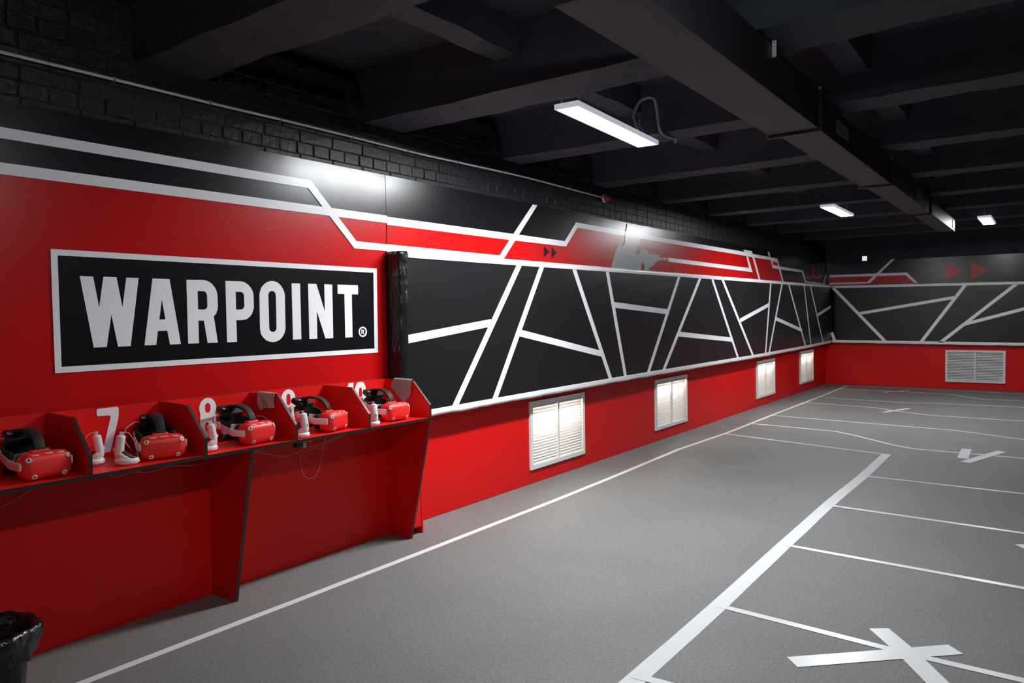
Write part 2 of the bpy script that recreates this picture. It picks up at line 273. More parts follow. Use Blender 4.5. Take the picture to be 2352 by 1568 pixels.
VENTS = [(5.735, 6.738, .134, .78), (8.465, 9.450, .138, .768), (12.365, 13.36, .14, .765), (14.99, 15.975, .16, .80)]
bm = bmesh.new()
box(bm, X0, XB+.3, YW, YW+.4, .81, 3.0); box(bm, X0, XB+.3, YW, YW+.4, 0, .125)
xs = [X0] + [v for a in VENTS for v in (a[0]+.03, a[1]-.03)] + [XB+.3]
for i in range(0, len(xs), 2): box(bm, xs[i], xs[i+1], YW, YW+.4, .125, .81)
wall_left = struct('wall_left', bm, M_mortar)
# bricks of the exposed strip above the banner: alternate stretcher and header courses
nb = [0]
def brick_mesh(w_, h_, seed):
    rnd = random.Random(seed); bm = bmesh.new(); vs_, fs = box(bm, 0, w_, -.005, .03, 0, h_)
    bmesh.ops.bevel(bm, geom=list(bm.edges), offset=.003, segments=1, affect='EDGES')
    for v in bm.verts: v.co += Vector((rnd.uniform(-.002, .002), rnd.uniform(-.002, .002), rnd.uniform(-.0025, .0025)))
    me = bpy.data.meshes.new('brick'); bm.to_mesh(me); bm.free(); me.materials.append(M_paint); return me
BM_S = [brick_mesh(.262, .0705, s) for s in range(4)]; BM_H = [brick_mesh(.124, .0705, s) for s in range(4, 8)]
def lay(x, z, header, Y=YW, parent=None):
    o = link('brick', random.choice(BM_H if header else BM_S), None, parent or wall_left)
    o.location = (x, Y+random.uniform(-.003, .003), z+random.uniform(-.001, .001)); nb[0] += 1
courses = [(2.598, False), (2.6755, True), (2.753, False), (2.8305, False), (2.908, False)]
for ci, (z, hd) in enumerate(courses):
    st = .135 if hd else .273
    x = 1.0 - (ci % 2)*.137
    while x < 7.2 and (not hd or x < 6.4):
        lay(x, z, hd); x += st
# the bricks further off are too narrow to pick apart: one joined part
bm = bmesh.new()
for ci, (z, hd) in enumerate(courses):
    st = .135 if hd or ci < 2 else .273; x = 7.25 if not hd else 6.45
    while x < XB-.3:
        box(bm, x, x+st-.011, YW-.005+random.uniform(-.003, .001), YW+.02, z, z+.0705); x += st
o = obj('brick_courses', bm, M_paint, wall_left); o['kind'] = 'stuff'
# brick infill between the ceiling ribs, on top of the wall
RIB = [2.08+1.637*k for k in range(-3, 10)]
bm = bmesh.new()
for k, X in enumerate(RIB):
    a, b = X+.42, X+1.637+.015
    if X < 1.9: a = X+.05
    # rounded upper corners like the coffer's mould
    pts = [(a+.09, 2.99), (a+.09, 3.22), (a+.18, 3.26), (b-.10, 3.25), (b-.03, 3.235), (b-.005, 3.20), (b, 2.99)]
    if X < 1.9: pts = [(a-.05, 2.99), (a-.05, ZC), (b, ZC), (b, 2.99)]
    f = bm.faces.new([bm.verts.new((x, YW-.015, z)) for x, z in pts]); e = bmesh.ops.extrude_face_region(bm, geom=[f])
    for v in [g for g in e['geom'] if isinstance(g, bmesh.types.BMVert)]: v.co.y += .4
bmesh.ops.recalc_face_normals(bm, faces=bm.faces)
infill = obj('brick_infill_backing', bm, M_mortar, wall_left)
for k, X in enumerate(RIB[:6]):
    if X + 1.637 < .9: continue
    lo, hi = (X+.05, X+1.60) if X < 1.9 else (X+.55, X+1.50)
    zz = [(2.995, True), (3.0725, False), (3.15, True), (3.2275, False)] if X < 1.9 else [(2.995, True)]
    if X > 1.9 and X < 5.2: zz.append((3.0725, True))
    for z, hd in zz:
        st = .135 if hd else .273; x = lo
        if x < .9: x = .95
        while x < hi-st*.4:
            lay(x, z, hd, YW-.018); x += st
print('bricks', nb[0])

bm = bmesh.new(); box(bm, XB, XB+.3, YR, YW+.4, 0, ZC+.3); struct('wall_back', bm, M_conc)
bm = bmesh.new(); box(bm, X0, XB+.3, YR-.3, YR, 0, ZC+.3); struct('wall_right', bm, M_conc)
bm = bmesh.new(); box(bm, X0-.3, X0, YR, YW+.4, 0, ZC+.3); struct('wall_front', bm, M_bounce)
bm = bmesh.new(); box(bm, X0, XB+.3, YR, YW+.4, ZC, ZC+.3); ceiling = struct('ceiling', bm, M_conc)

def rough_beam(name, sec, p0, p1, axis, seed, amp=.012, step=.12):
    """concrete rib: trapezoid section swept along x or y with hand-cast unevenness"""
    bm = bmesh.new(); n = max(2, int(abs(p1-p0)/step)); rings = []
    # subdivide the section
    S = []
    for i in range(len(sec)):
        a, b = Vector(sec[i]), Vector(sec[(i+1) % len(sec)]); k = max(1, int((b-a).length/.09))
        for j in range(k): S.append(a+(b-a)*j/k)
    for i in range(n+1):
        t = p0+(p1-p0)*i/n; r_ = []
        for s in S:
            q = Vector((s.x, t, s.y)) if axis == 'y' else Vector((t, s.x, s.y))
            nz = noise.noise_vector(q*3.1+Vector((seed, 0, 0)))*amp + noise.noise_vector(q*11+Vector((seed, 5, 0)))*amp*.45
            if s.y > ZC-.02: nz = Vector((0, 0, 0))
            r_.append(bm.verts.new(q+nz))
        rings.append(r_)
    m_ = len(S)
    for a, b in zip(rings, rings[1:]):
        for j in range(m_): bm.faces.new((a[j], a[(j+1) % m_], b[(j+1) % m_], b[j]))
    bmesh.ops.recalc_face_normals(bm, faces=bm.faces)
    o = obj(name, bm, M_conc, ceiling, smooth=True); o.data.set_sharp_from_angle(angle=math.radians(38)); return o
for k, X in enumerate(RIB):
    wd = .42 if k < 5 else .34
    rough_beam('beam', [(X-.06, ZC+.02), (X+.0, 3.22), (X+.03, 2.985), (X+wd, 2.985), (X+wd+.05, 3.2), (X+wd+.14, ZC+.02)], YW+.0, YR, 'y', k*7.3, step=.16 if k < 7 else .5)
for Yj in (2.62, .98, -.66, -2.3, -3.94, -5.58):
    for k, X in enumerate(RIB[:-1]):
        wd = .42 if k < 5 else .34
        rough_beam('joist', [(Yj-.04, ZC+.02), (Yj, 3.16), (Yj+.16, 3.15), (Yj+.26, ZC+.02)], X+wd+.02, X+1.64, 'x', k*3.1+Yj, amp=.014, step=.13 if k < 6 else .5)

# ------------------------------------------------------------------ vinyl banners and their prints
XS = 3.934     # seam between the two banners
def zpt(x):    # sagging top / bottom of the wall pads
    return 2.079+.0033*(x-3.93)
def zpb(x):
    P = [(3.9, .829), (5.6, .841), (8.2, .850), (11.9, .848), (15, .868), (17.2, .893)]
    for (a, b), (c, d) in zip(P, P[1:]):
        if x <= c: return b+(d-b)*(x-a)/(c-a)
    return P[-1][1]
def sheet(name, x0, x1, z0, z1, Y, m, parent, wr=0, seed=0, th=.006):
    """vinyl sheet facing -Y with slight puckers along its top and bottom edges"""
    nx = max(2, int((x1-x0)/.07)); nz = max(2, int((z1-z0)/.07)); bm = bmesh.new(); g = []
    for i in range(nx+1):
        row = []
        for j in range(nz+1):
            x = x0+(x1-x0)*i/nx; z = z0+(z1-z0)*j/nz
            ed = max(0, 1-(z1-z)/.14)
            y = Y - wr*ed*(noise.noise(Vector((x*7, seed, z*5)))*1.0+.25)
            row.append(bm.verts.new((x, y, z + (wr*.8*noise.noise(Vector((x*5, seed+3, 0))) if j == nz else 0))))
        g.append(row)
    for i in range(nx):
        for j in range(nz): bm.faces.new((g[i][j], g[i+1][j], g[i+1][j+1], g[i][j+1]))
    for f in bm.faces: f.smooth = True
    rim = [g[i][0] for i in range(nx+1)] + [g[nx][j] for j in range(1, nz+1)] + [g[i][nz] for i in range(nx-1, -1, -1)] + [g[0][j] for j in range(nz-1, 0, -1)]
    fr = [bm.verts.new(v.co) for v in rim]; bk = [bm.verts.new((v.co.x, max(v.co.y, Y)+th, v.co.z)) for v in rim]
    for i in range(len(rim)): k = (i+1) % len(rim); bm.faces.new((fr[i], bk[i], bk[k], fr[k]))
    return obj(name, bm, m, parent)
t = thing('wall_banner', 'red and black vinyl wall banner with white stripes above the numbered shelf booth', 'banner', (0, 3.99, 0))
t.location = (0, 0, 0)
sheet('black_sheet', .2, XS-.002, 2.318, 2.640, 3.984, M_vblack, t, wr=.002)
sheet('red_sheet', .2, XS-.002, 0.02, 2.318, 3.984, M_vred, t)
A = [list(p) for p in SA]; A[0] = [.2, A[0][1]+.002]; A[-1] = [.2, A[-1][1]+.002]
poly('stripe', A, .002, M_vwhite, t, onY(3.9802))
Bq = [list(p) for p in SB]; Bq[0][0] = .2; Bq[3][0] = .2
poly('stripe', Bq, .002, M_vwhite, t, onY(3.9807))
t = thing('wall_banner', 'long black and red vinyl banner with a grey armed figure above the black wall pads', 'banner')
sheet('black_sheet', XS+.002, XB-.02, 1.9, 2.640, 3.984, M_vblack, t, wr=.002, seed=4)
sheet('lower_red_print', XS+.002, XS+.02, 1.9, 1.95, 3.983, M_vred, t)
poly('red_print', B2['red'], .002, M_vred, t, onY(3.981))
for i, k in enumerate(('band', 'low', 'diag', 'barrel', 'diag2', 'block', 'box', 'tick', 'C')): poly('stripe', B2[k], .002, M_vwhite, t, onY(3.9797-.0001*i))
poly('stripe', B2['enddiag'], .002, M_vwhite, t, onY(3.9784))
poly('red_print', B2['endred'], .002, M_vred, t, onY(3.9797))
poly('red_print', B2['boxin'], .002, M_vred, t, onY(3.9777))
for k in ('arrow1', 'arrow2'): poly('black_arrow', B2[k], .002, M_vblack, t, onY(3.9787))
for k in ('a3', 'a4'): poly('red_arrow', B2[k], .002, M_vred, t, onY(3.9787))
tag(poly('figure_silhouette', B2['soldier'], .002, M_vgrey, t, onY(3.9777)), 'light grey silhouette of an armed figure')
# lower red vinyl below the pads, with openings for the grilles
t = thing('wall_vinyl', 'red vinyl covering the low wall under the pads, cut out around four white grilles', 'vinyl')
bm = bmesh.new(); xs = [XS+.002] + [v for a in VENTS for v in (a[0]+.02, a[1]-.02)] + [XB-.01]
for i in range(0, len(xs), 2): box(bm, xs[i], xs[i+1], 3.98, 3.999, .004, .98)
for a in VENTS:
    box(bm, a[0]+.02, a[1]-.02, 3.98, 3.999, .004, a[2]+.02); box(bm, a[0]+.02, a[1]-.02, 3.98, 3.999, a[3]-.02, .98)
obj('red_sheet', bm, M_vredlow, t)
t = thing('wall_vinyl', 'red vinyl covering the low back wall around the wide unlit grille', 'vinyl')
boxo('red_sheet', (XB-.02, XB, YR+.02, 3.978, .004, .98), M_vredlow, t)
t = thing('wall_banner', 'black vinyl banner with two red triangles on the back wall', 'banner')
boxo('black_sheet', (XB-.022, XB, YR+.02, 3.974, 1.9, 2.615), M_vblack, t)
poly('red_print', BB['red'], .002, M_vred, t, onX(XB-.0235)); 
for i, k in enumerate(('band', 'diag', 'line')): poly('stripe', BB[k], .002, M_vwhite, t, onX(XB-.0255-.0002*i))
for k in ('t1', 't2'): poly('red_triangle', BB[k], .003, M_vred, t, onX(XB-.0245))
# sign print on the first banner
t = thing('shop_sign', 'black sign with white frame and large white word on the red banner', 'sign')
poly('sign_background', FRAME[0], .002, M_vblack, t, onY(3.9807))
poly('sign_frame', FRAME, .002, M_vwhite, t, onY(3.9797))
for ch in 'WARPOINT': poly('letter', LETTERS[ch], .002, M_vwhite, t, onY(3.9792))
poly('trademark_ring', MARK, .002, M_vwhite, t, onY(3.9792)); poly('letter', MARKR, .002, M_vwhite, t, onY(3.9792))

# ------------------------------------------------------------------ wall pads
YP, XP = 3.85, 16.95
def pad(name, label, a, b, flip, side):
    """padded mat from a to b along the wall; side 'L' on left wall, 'B' on back wall"""
    t = thing(name, label, 'wall pad')
    n = int(abs(b-a)/.06); bm = bmesh.new(); rings = []
    for i in range(n+1):
        s = a+(b-a)*i/n; zb = zpb(s) if side == 'L' else .900-.0095*(3.9-s)
        zt = zpt(s) if side == 'L' else 2.118-.011*(3.9-s)
        wob = .007*noise.noise(Vector((s*3.3, 9, 0)))+.004*noise.noise(Vector((s*9, 2, 0)))
        wt = .004*noise.noise(Vector((s*4, 30, 0)))
        prof = [(.125, zt-.004+wt), (.07, zt+wt), (.014, zt-.001+wt), (.003, zt-.007+wt), (0, zt-.016+wt), (0, zt-.03+wt)]
        prof += [(0.0008*math.sin(j*1.7+s*3), zt-.03-(zt-zb-.06)*j/14) for j in range(1, 14)]
        prof += [(.0, zb+.03+wob), (0, zb+.016+wob), (.003, zb+.007+wob), (.014, zb+.001+wob), (.06, zb+wob), (.125, zb+.004+wob)]
        ring = []
        ed = min(abs(s-a), abs(s-b)); pin = .02*max(0, 1-ed/.03)
        for d, z in prof:
            d = d + pin*(1 if d < .1 else 0)
            ring.append(bm.verts.new((s, YP+d, z) if side == 'L' else (XP+d, s, z)))
        rings.append(ring)
    for p, q in zip(rings, rings[1:]):
        for j in range(len(p)-1): bm.faces.new((p[j], p[j+1], q[j+1], q[j]) if not flip else (p[j], q[j], q[j+1], p[j+1]))
    
    bm.faces.new(rings[0]); bm.faces.new(rings[-1][::-1])
    for p, q in zip(rings, rings[1:]): bm.faces.new((p[-1], p[0], q[0], q[-1]))
    bmesh.ops.recalc_face_normals(bm, faces=bm.faces)
    return t, obj('pad_body', bm, M_pblack, t, smooth=True)
def padband(t, a, b, side, top, wd):
    """white printed band wrapping the top or bottom lip of a pad"""
    n = int(abs(b-a)/.06); bm = bmesh.new(); rings = []
    for i in range(n+1):
        s = a+(b-a)*i/n; zb = zpb(s) if side == 'L' else .900-.0095*(3.9-s)
        zt = zpt(s) if side == 'L' else 2.118-.011*(3.9-s)
        wob = .007*noise.noise(Vector((s*3.3, 9, 0)))+.004*noise.noise(Vector((s*9, 2, 0)))
        wt = .004*noise.noise(Vector((s*4, 30, 0)))
        if top: pr = [(.119, zt-.002+wt), (.068, zt+.002+wt), (.013, zt+.001+wt), (.001, zt-.006+wt), (-.003, zt-.016+wt), (-.003, zt-.022+wt), (-.003, zt-wd+.005), (-.003, zt-wd)]
        else: pr = [(-.003, zb+wd), (-.003, zb+wd-.005), (-.003, zb+.022+wob), (-.003, zb+.016+wob), (.001, zb+.006+wob), (.013, zb-.001+wob), (.058, zb-.002+wob)]
        rings.append([bm.verts.new((s, YP+d, z) if side == 'L' else (XP+d, s, z)) for d, z in pr])
    for p, q in zip(rings, rings[1:]):
        for j in range(len(p)-1):
            bm.faces.new((p[j], p[j+1], q[j+1], q[j]) if side == 'L' else (p[j], q[j], q[j+1], p[j+1]))
    o = obj('white_band', bm, M_pwhite, t, smooth=True); md = o.modifiers.new('t', 'SOLIDIFY'); md.thickness = .003; md.offset = 1
t, pb = pad('wall_pad', 'long black wall pad with white slanting lines on the left wall', XS+.004, XP+.02, False, 'L')
padband(t, XS+.075, XP-.005, 'L', True, .048); padband(t, XS+.25, XP-.005, 'L', False, .055)
for ip, (p, q) in enumerate(PL):
    pg = strip(p, q, .062, 0, 0); pg = strip(p, q, .062, .08 if (p[1] > 1.9 or p[1] < .95) else .0, .08 if (q[1] > 1.9 or q[1] < .95) else .0)
    pg = clipz(pg, (zpb(p[0])+zpb(q[0]))/2+.048, (zpt(p[0])+zpt(q[0]))/2-.042)
    poly('stripe', pg, .002, M_pwhite, t, onY(YP-.002-.00015*(ip % 3)))
# wrinkled glossy end flap
bm = bmesh.new(); n = 60; g = []
for i in range(n+1):
    z = .84+(2.075-.84)*i/n; row = []
    for j in range(13):
        s = j/12; ang = s*PI*.5
        x = XS-.012 + .07*max(0, (s-.62)/.38)
        y = YP+.128 - .135*min(1, s/.62)
        amp = .012*(1 if i > 30 else .35)
        nn = noise.noise(Vector((z*9, s*4, 3)))*amp + noise.noise(Vector((z*26, s*7, 8)))*amp*.45
        row.append(bm.verts.new((x-abs(nn)*(1-s)-.004, y-abs(nn)*s-.004*(s > .6), z)))
    g.append(row)
for a, b in zip(g, g[1:]):
    for j in range(12): bm.faces.new((a[j], b[j], b[j+1], a[j+1]))
o = obj('end_flap', bm, M_pend, t, smooth=True); tag(o, 'glossy wrinkled black end flap'); md = o.modifiers.new('t', 'SOLIDIFY'); md.thickness = .004
t, pb = pad('wall_pad', 'black wall pad with white slanting lines on the back wall', 3.84, YR+.3, True, 'B')
padband(t, 3.84, YR+.3, 'B', True, .055); padband(t, 3.84, YR+.3, 'B', False, .06)
extra = [[(-.30, 1.62), (1.5, 2.03)], [(1.0, 1.9), (2.2, .9)], [(3.2, 2.0), (2.3, .85)], [(2.7, 1.4), (4.4, 1.7)], [(4.9, 2.0), (4.0, .85)]]
for ip, (p, q) in enumerate(PB + extra):
    pg = strip(p, q, .06, .08 if (p[1] > 1.9 or p[1] < 1.0) else 0, .08 if (q[1] > 1.9 or q[1] < 1.0) else 0)
    poly('stripe', clipz(pg, .900-.0095*(3.9+p[0])+.052, 2.118-.011*(3.9+p[0])-.048), .002, M_pwhite, t, onX(XP-.002-.00015*(ip % 3)))

# ------------------------------------------------------------------ ventilation grilles
def slat_mesh(w_):
    bm = bmesh.new(); box(bm, -w_/2, w_/2, -.016, .016, -.002, .002)
    xf(bm, rot=(math.radians(38), 0, 0)); me = bpy.data.meshes.new('slat'); bm.to_mesh(me); bm.free(); me.materials.append(M_white); return me
SM = {}
def grille(label, w_, h_, place, rz, lit, nsl=20):
    t = thing('ventilation_grille', label, 'grille', place, rz, 'white grilles in the low red wall')
    if not lit: boxo('backing', (-w_/2+.01, w_/2-.01, .0155, .0185, .01, h_-.01), M_grey, t)
    f = .04; bm = bmesh.new()     # local: x across, -y outwards, z up from the lower edge
    for b6 in [(-w_/2, w_/2, -.018, .004, 0, f), (-w_/2, w_/2, -.018, .004, h_-f, h_), (-w_/2, -w_/2+f, -.018, .004, f, h_-f), (w_/2-f, w_/2, -.018, .004, f, h_-f)]: box(bm, *b6)
    for y in (.004,):
        for b6 in [(-w_/2+f-.008, w_/2-f+.008, y, y+.03, f-.006, f), (-w_/2+f-.008, w_/2-f+.008, y, y+.03, h_-f, h_-f+.006)]: box(bm, *b6)
    obj('frame', bm, M_white, t)
    boxo('mullion', (-.013, .013, -.012, .012, f, h_-f), M_white, t)
    sw = (w_-2*f-.026)/2; key = round(sw, 2)
    if key not in SM: SM[key] = slat_mesh(sw+.018)
    ph = (h_-2*f)/nsl
    for sx in (-1, 1):
        for k in range(nsl):
            o = link('slat', SM[key], None, t); o.location = (sx*(sw/2+.013), .008, f+ph*(k+.5))
    return t
names = ['nearest of the four lit white grilles along the left wall', 'second lit white grille on the left wall, counted from the numbered booth',
         'third lit white grille on the left wall, counted from the numbered booth', 'lit white grille on the left wall closest to the far corner']
for i, (a, b, c, d) in enumerate(VENTS):
    grille(names[i], b-a, d-c, ((a+b)/2, 3.978, c), 0, True)
    bm = bmesh.new(); x0, x1, z0, z1 = a+.031, b-.031, .1255, .8095
    for b6 in [(x0, x1, 4.30, 4.32, z0, z1), (x0, x1, 4.02, 4.30, z0, z0+.02), (x0, x1, 4.02, 4.30, z1-.015, z1), (x0, x0+.01, 4.02, 4.30, z0+.02, z1-.015), (x1-.01, x1, 4.02, 4.30, z0+.02, z1-.015)]: box(bm, *b6)
    obj('niche_lining', bm, M_niche, wall_left)
    t = thing('tube_light', 'warm white tube light glowing at the top inside the %s grille niche' % ['nearest', 'second', 'third', 'farthest'][i], 'lamp', ((a+b)/2, 4.09, c+.628))
    bm = bmesh.new(); wd = (b-a)/2-.05; sweep(bm, [(-wd, 0, 0), (wd, 0, 0)], circ(.016, 10), upv=(0, 0, 1), n=1); obj('tube', bm, M_nglow, t, smooth=True)
    boxo('fitting', (-wd, wd, -.015, .015, .0165, .0265), M_white, t)
grille('wide unlit white grille on the back wall', 1.0, .63, (XB-.040, 1.225, .138), -PI/2, False, 18)

# ------------------------------------------------------------------ numbered shelf booth
tilt = lambda x: -.006*(x-2.7)
DX = [.455, 1.022, 1.59, 2.158, 2.726, 3.294, 3.865]
th = .016
bt = thing('shelf_booth', 'long red laminate wall shelf with black edges and numbered bays holding headsets', 'shelf')
def panel(name, pts, x, th=.016, extra=None):
    """upright panel perpendicular to the wall, outline (Y, z); edges black"""
    bm = bmesh.new(); a = [bm.verts.new((x-th/2, y, z)) for y, z in pts]; b = [bm.verts.new((x+th/2, y, z)) for y, z in pts]
    f = bm.faces.new(a); f2 = bm.faces.new(b[::-1]); n = len(pts)
    for i in range(n):
        q = bm.faces.new((a[i], b[i], b[(i+1) % n], a[(i+1) % n])); q.material_index = 1
    bmesh.ops.recalc_face_normals(bm, faces=bm.faces)
    return obj(name, bm, [M_lred, M_edge], bt)
bm = bmesh.new(); vs_, fs = box(bm, -.3, 3.873, 3.95, 3.972, .002, 1.154)
for v in vs_:
    if v.co.z > 1: v.co.z += tilt(v.co.x)
fs[1].material_index = 1; fs[3].material_index = 1
obj('back_panel', bm, [M_lred, M_edge], bt)
bm = bmesh.new(); vs_, fs = box(bm, -.3, 3.857, 3.52, 3.95, .880, .898)
for v in vs_: v.co.z += tilt(v.co.x)
fs[2].material_index = 1; fs[0].material_index = 0
obj('shelf_board', bm, [M_lred, M_edge], bt)
for x in DX[:-1]:
    d = tilt(x); panel('divider', [(3.95, .898+d), (3.95, 1.153+d), (3.675, 1.149+d), (3.52, .988+d), (3.52, .898+d)], x)
d = tilt(3.865)
o = panel('end_panel', [(3.95, .003), (3.95, 1.153+d), (3.675, 1.149+d), (3.517, .988+d), (3.517, .872+d), (3.722, .003)], 3.865)
for x in (-.15, 1.02, 2.445): panel('leg', [(3.95, .003), (3.95, .880+tilt(x)), (3.54, .880+tilt(x)), (3.728, .003)], x, th=.02)
# the numbers
tag(poly('number', SEVEN, .002, M_vwhite, bt, onY(3.9487)), 'white printed number 7')
def ell(cx, cy, rx, ry, n=28, a0=0, a1=360): return [(cx+rx*math.cos(math.radians(a0+(a1-a0)*i/n)), cy+ry*math.sin(math.radians(a0+(a1-a0)*i/n))) for i in range(n + (0 if a1-a0 == 360 else 1))]
def stad(cx, cy, rx, ry, p=2.6, n=32):
    out = []
    for i in range(n):
        t = 2*PI*i/n; c, s = math.cos(t), math.sin(t)
        out.append((cx+rx*math.copysign(abs(c)**(2/p), c), cy+ry*math.copysign(abs(s)**(2/p), s)))
    return out
def eight(cx, z1, w_=.107, h_=.226):
    rx = w_/2; t0 = z1-rx*1.12; b0 = z1-h_+rx*1.12
    outer = ell(cx, t0, rx, rx*1.12, 16, -28, 208) + ell(cx, b0, rx*1.03, rx*1.12, 16, 152, 388)
    return [outer, stad(cx, t0+.001, .018, .028, 2.4), stad(cx, b0, .019, .030, 2.4)]
def zero(cx, z1, w_=.104, h_=.226): return [stad(cx, z1-h_/2, w_/2, h_/2, 3.2), stad(cx, z1-h_/2, .016, h_/2-.040, 3.0)]
def nine(cx, z1, w_=.107, h_=.226):
    rx = w_/2
    top = ell(cx, z1-.06, rx, .06, 16, 0, 180)
    outer = top + [(cx-rx, z1-.085)] + ell(cx-.005, z1-.085, rx-.005, .05, 8, 180, 270) + [(cx+rx-.034, z1-.135), (cx+rx-.034, z1-.17)] + ell(cx, z1-.17, .02, .02, 6, 0, -180) + [(cx-.02, z1-.16), (cx-rx, z1-.16), (cx-rx, z1-.175)] + ell(cx, z1-.172, rx, .054, 14, 180, 360)
    return [outer, stad(cx, z1-.065, .0165, .036, 2.8)]
tag(poly('number', eight(2.438, 1.148), .002, M_vwhite, bt, onY(3.9487)), 'white printed number 8')
tag(poly('number', nine(3.000, 1.146), .002, M_vwhite, bt, onY(3.9487)), 'white printed number 9')
tag(poly('number', [(3.505, 1.143), (3.548, 1.143), (3.548, .918), (3.512, .918), (3.512, 1.10), (3.487, 1.097), (3.487, 1.118), (3.497, 1.122)], .002, M_vwhite, bt, onY(3.9487)), 'white printed digit 1 of number 10')
tag(poly('number', zero(3.612, 1.144), .002, M_vwhite, bt, onY(3.9487)), 'white printed digit 0 of number 10')
tag(poly('number', [[(1.26, 1.15), (1.31, 1.15), (1.28, 1.07)] + ell(1.29, .985, .054, .06, 18, 60, -240)] and [stad(1.28, 1.04, .05, .113, 2.8), stad(1.28, .99, .017, .03, 2.4)], .002, M_vwhite, bt, onY(3.9487)), 'white printed number 6')
def zs(x): return .898 + tilt(x) + .0012

# low red plinth behind the end of the booth
t = thing('low_box', 'low red open-bottomed box on the floor beside the end of the booth', 'box', (3.95, 3.86, 0))
boxo('front_panel', (-.07, .075, -.10, -.084, .055, .395), M_lred, t, .0015); boxo('side_panel', (.06, .076, -.104, .10, .003, .395), M_lred, t, .0015)
boxo('side_panel', (-.07, -.056, -.084, .10, .003, .395), M_lred, t, .0015); boxo('top_panel', (-.055, .059, -.083, .10, .378, .395), M_lred, t, .0015)

# ------------------------------------------------------------------ headsets
def make_headset():
    t = thing('vr_headset', '', 'headset')
    # front faces -y; base on z = 0
    def shape(c):
        k = 1 - .10*(c.x/.095)**2 * (1 if c.y < 0 else .2)          # bowed front
        return Vector((c.x*(1-.12*max(0, c.y/.05)), c.y*k, c.z*(1-.07*abs(c.x/.095)**3)))
    bm = rbox(.196, .100, .106, .034, 7, shape); xf(bm, (0, -.092, .0535), (math.radians(-3), 0, 0)); obj('visor_cover', bm, M_sil, t, smooth=True)
    bm = rbox(.070, .030, .016, .007, 4); xf(bm, (0, -.058, .104)); obj('cover_ridge', bm, M_sil, t, smooth=True)
    # tracking cameras: flat white rings set into the corners of the cover
    from mathutils import Euler
    for x, y, z, rx, rz_ in ((-.0765, -.1340, .0845, .30, -.55), (.0765, -.1340, .0845, .30, .55), (-.058, -.1365, .017, -.40, -.25), (.058, -.1365, .017, -.40, .25)):
        mt = Matrix.Translation((x, y, z)) @ Euler((0, 0, rz_)).to_matrix().to_4x4() @ Euler((-rx, 0, 0)).to_matrix().to_4x4()
        bm = bmesh.new(); rings = [[bm.verts.new((R_*math.cos(2*PI*i_/24), y_, R_*.95*math.sin(2*PI*i_/24))) for i_ in range(24)] for R_, y_ in ((.0108, .005), (.0108, -.0005), (.0098, -.0016), (.0046, -.0016), (.0040, -.0002))]
        for p_, q_ in zip(rings, rings[1:]):
            for k_ in range(24): bm.faces.new((p_[k_], p_[(k_+1) % 24], q_[(k_+1) % 24], q_[k_]))
        bm.faces.new(rings[-1]); bmesh.ops.recalc_face_normals(bm, faces=bm.faces)
        bmesh.ops.transform(bm, matrix=mt, verts=bm.verts); ro = obj('camera_ring', bm, M_wplas, t); tag(ro, 'white camera ring')
        bm = bmesh.new(); bmesh.ops.create_uvsphere(bm, u_segments=12, v_segments=8, radius=1)
        for v in bm.verts: v.co = Vector((v.co.x*.0034, v.co.y*.0022, v.co.z*.0034))
        bmesh.ops.transform(bm, matrix=mt, verts=bm.verts); obj('lens', bm, M_bplas, ro, smooth=True)
    for x, w_, y_, z_ in ((-.048, .026, -.1335, .1025), (0, .032, -.1350, .1045), (.048, .026, -.1335, .1025)):
        bm = rbox(w_, .004, .005, .0018, 2); xf(bm, (x, y_+.0045, z_-.0035), (.7, 0, x*2)); obj('vent_slot', bm, M_wplas, t, smooth=True)
    bm = rbox(.150, .050, .082, .020, 4); xf(bm, (0, -.030, .052)); obj('face_gasket', bm, M_bfab, t, smooth=True)
    for s in (-1, 1):
        bm = bmesh.new()
        sweep(bm, [(s*.0965, -.118, .060), (s*.1005, -.110, .060), (s*.1015, -.085, .060), (s*.100, -.045, .060), (s*.097, -.02, .062)], rrect(.008, .034, .0038, 3), upv=(0, 0, 1), scales=lambda k: (1, min(1, .55+k*3)))
        a = obj('strap_arm', bm, M_wplas, t, smooth=True); tag(a, 'white strap arm')
        bm = bmesh.new(); bmesh.ops.create_cone(bm, cap_ends=True, segments=24, radius1=.0168, radius2=.0168, depth=.010)
        xf(bm, (s*.0965, -.02, .062), (0, PI/2, 0)); bmesh.ops.bevel(bm, geom=list(bm.edges), offset=.002, segments=2, affect='EDGES'); obj('hinge', bm, M_wplas, a, smooth=True)
        bm = bmesh.new()
        sweep(bm, [(s*.094, -.018, .062), (s*.092, .02, .070), (s*.088, .06, .082), (s*.070, .098, .090)], rrect(.005, .032, .002, 2), upv=(0, 0, 1), scales=lambda k: 1-.1*k)
        obj('side_strap', bm, M_strap, t, smooth=True)
        bm = rbox(.014, .030, .040, .006, 3); xf(bm, (s*.081, .083, .088), (0, 0, s*.35)); obj('strap_clip', bm, M_wplas, t, smooth=True)
    # black rear cradle (ring) with grey inner pad
    bm = bmesh.new(); pts = [(.078*math.cos(math.radians(a)), .062+.072*math.sin(math.radians(a)), .088+.010*math.sin(math.radians(a))) for a in range(-35, 216, 10)]
    sweep(bm, pts, rrect(.014, .062, .006, 3), upv=(0, .12, 1), n=2, scales=lambda k: (1, .42+.58*math.sin(PI*k)**.6)); obj('rear_cradle', bm, M_bfab, t, smooth=True)
    bm = bmesh.new(); pts = [(.070*math.cos(math.radians(a)), .052+.064*math.sin(math.radians(a)), .060) for a in range(-10, 191, 12)]
    sweep(bm, pts, rrect(.012, .036, .005, 3), upv=(0, 0, 1), n=2); tag(obj('inner_pad', bm, M_wplas, t, smooth=True), 'pale grey inner pad')
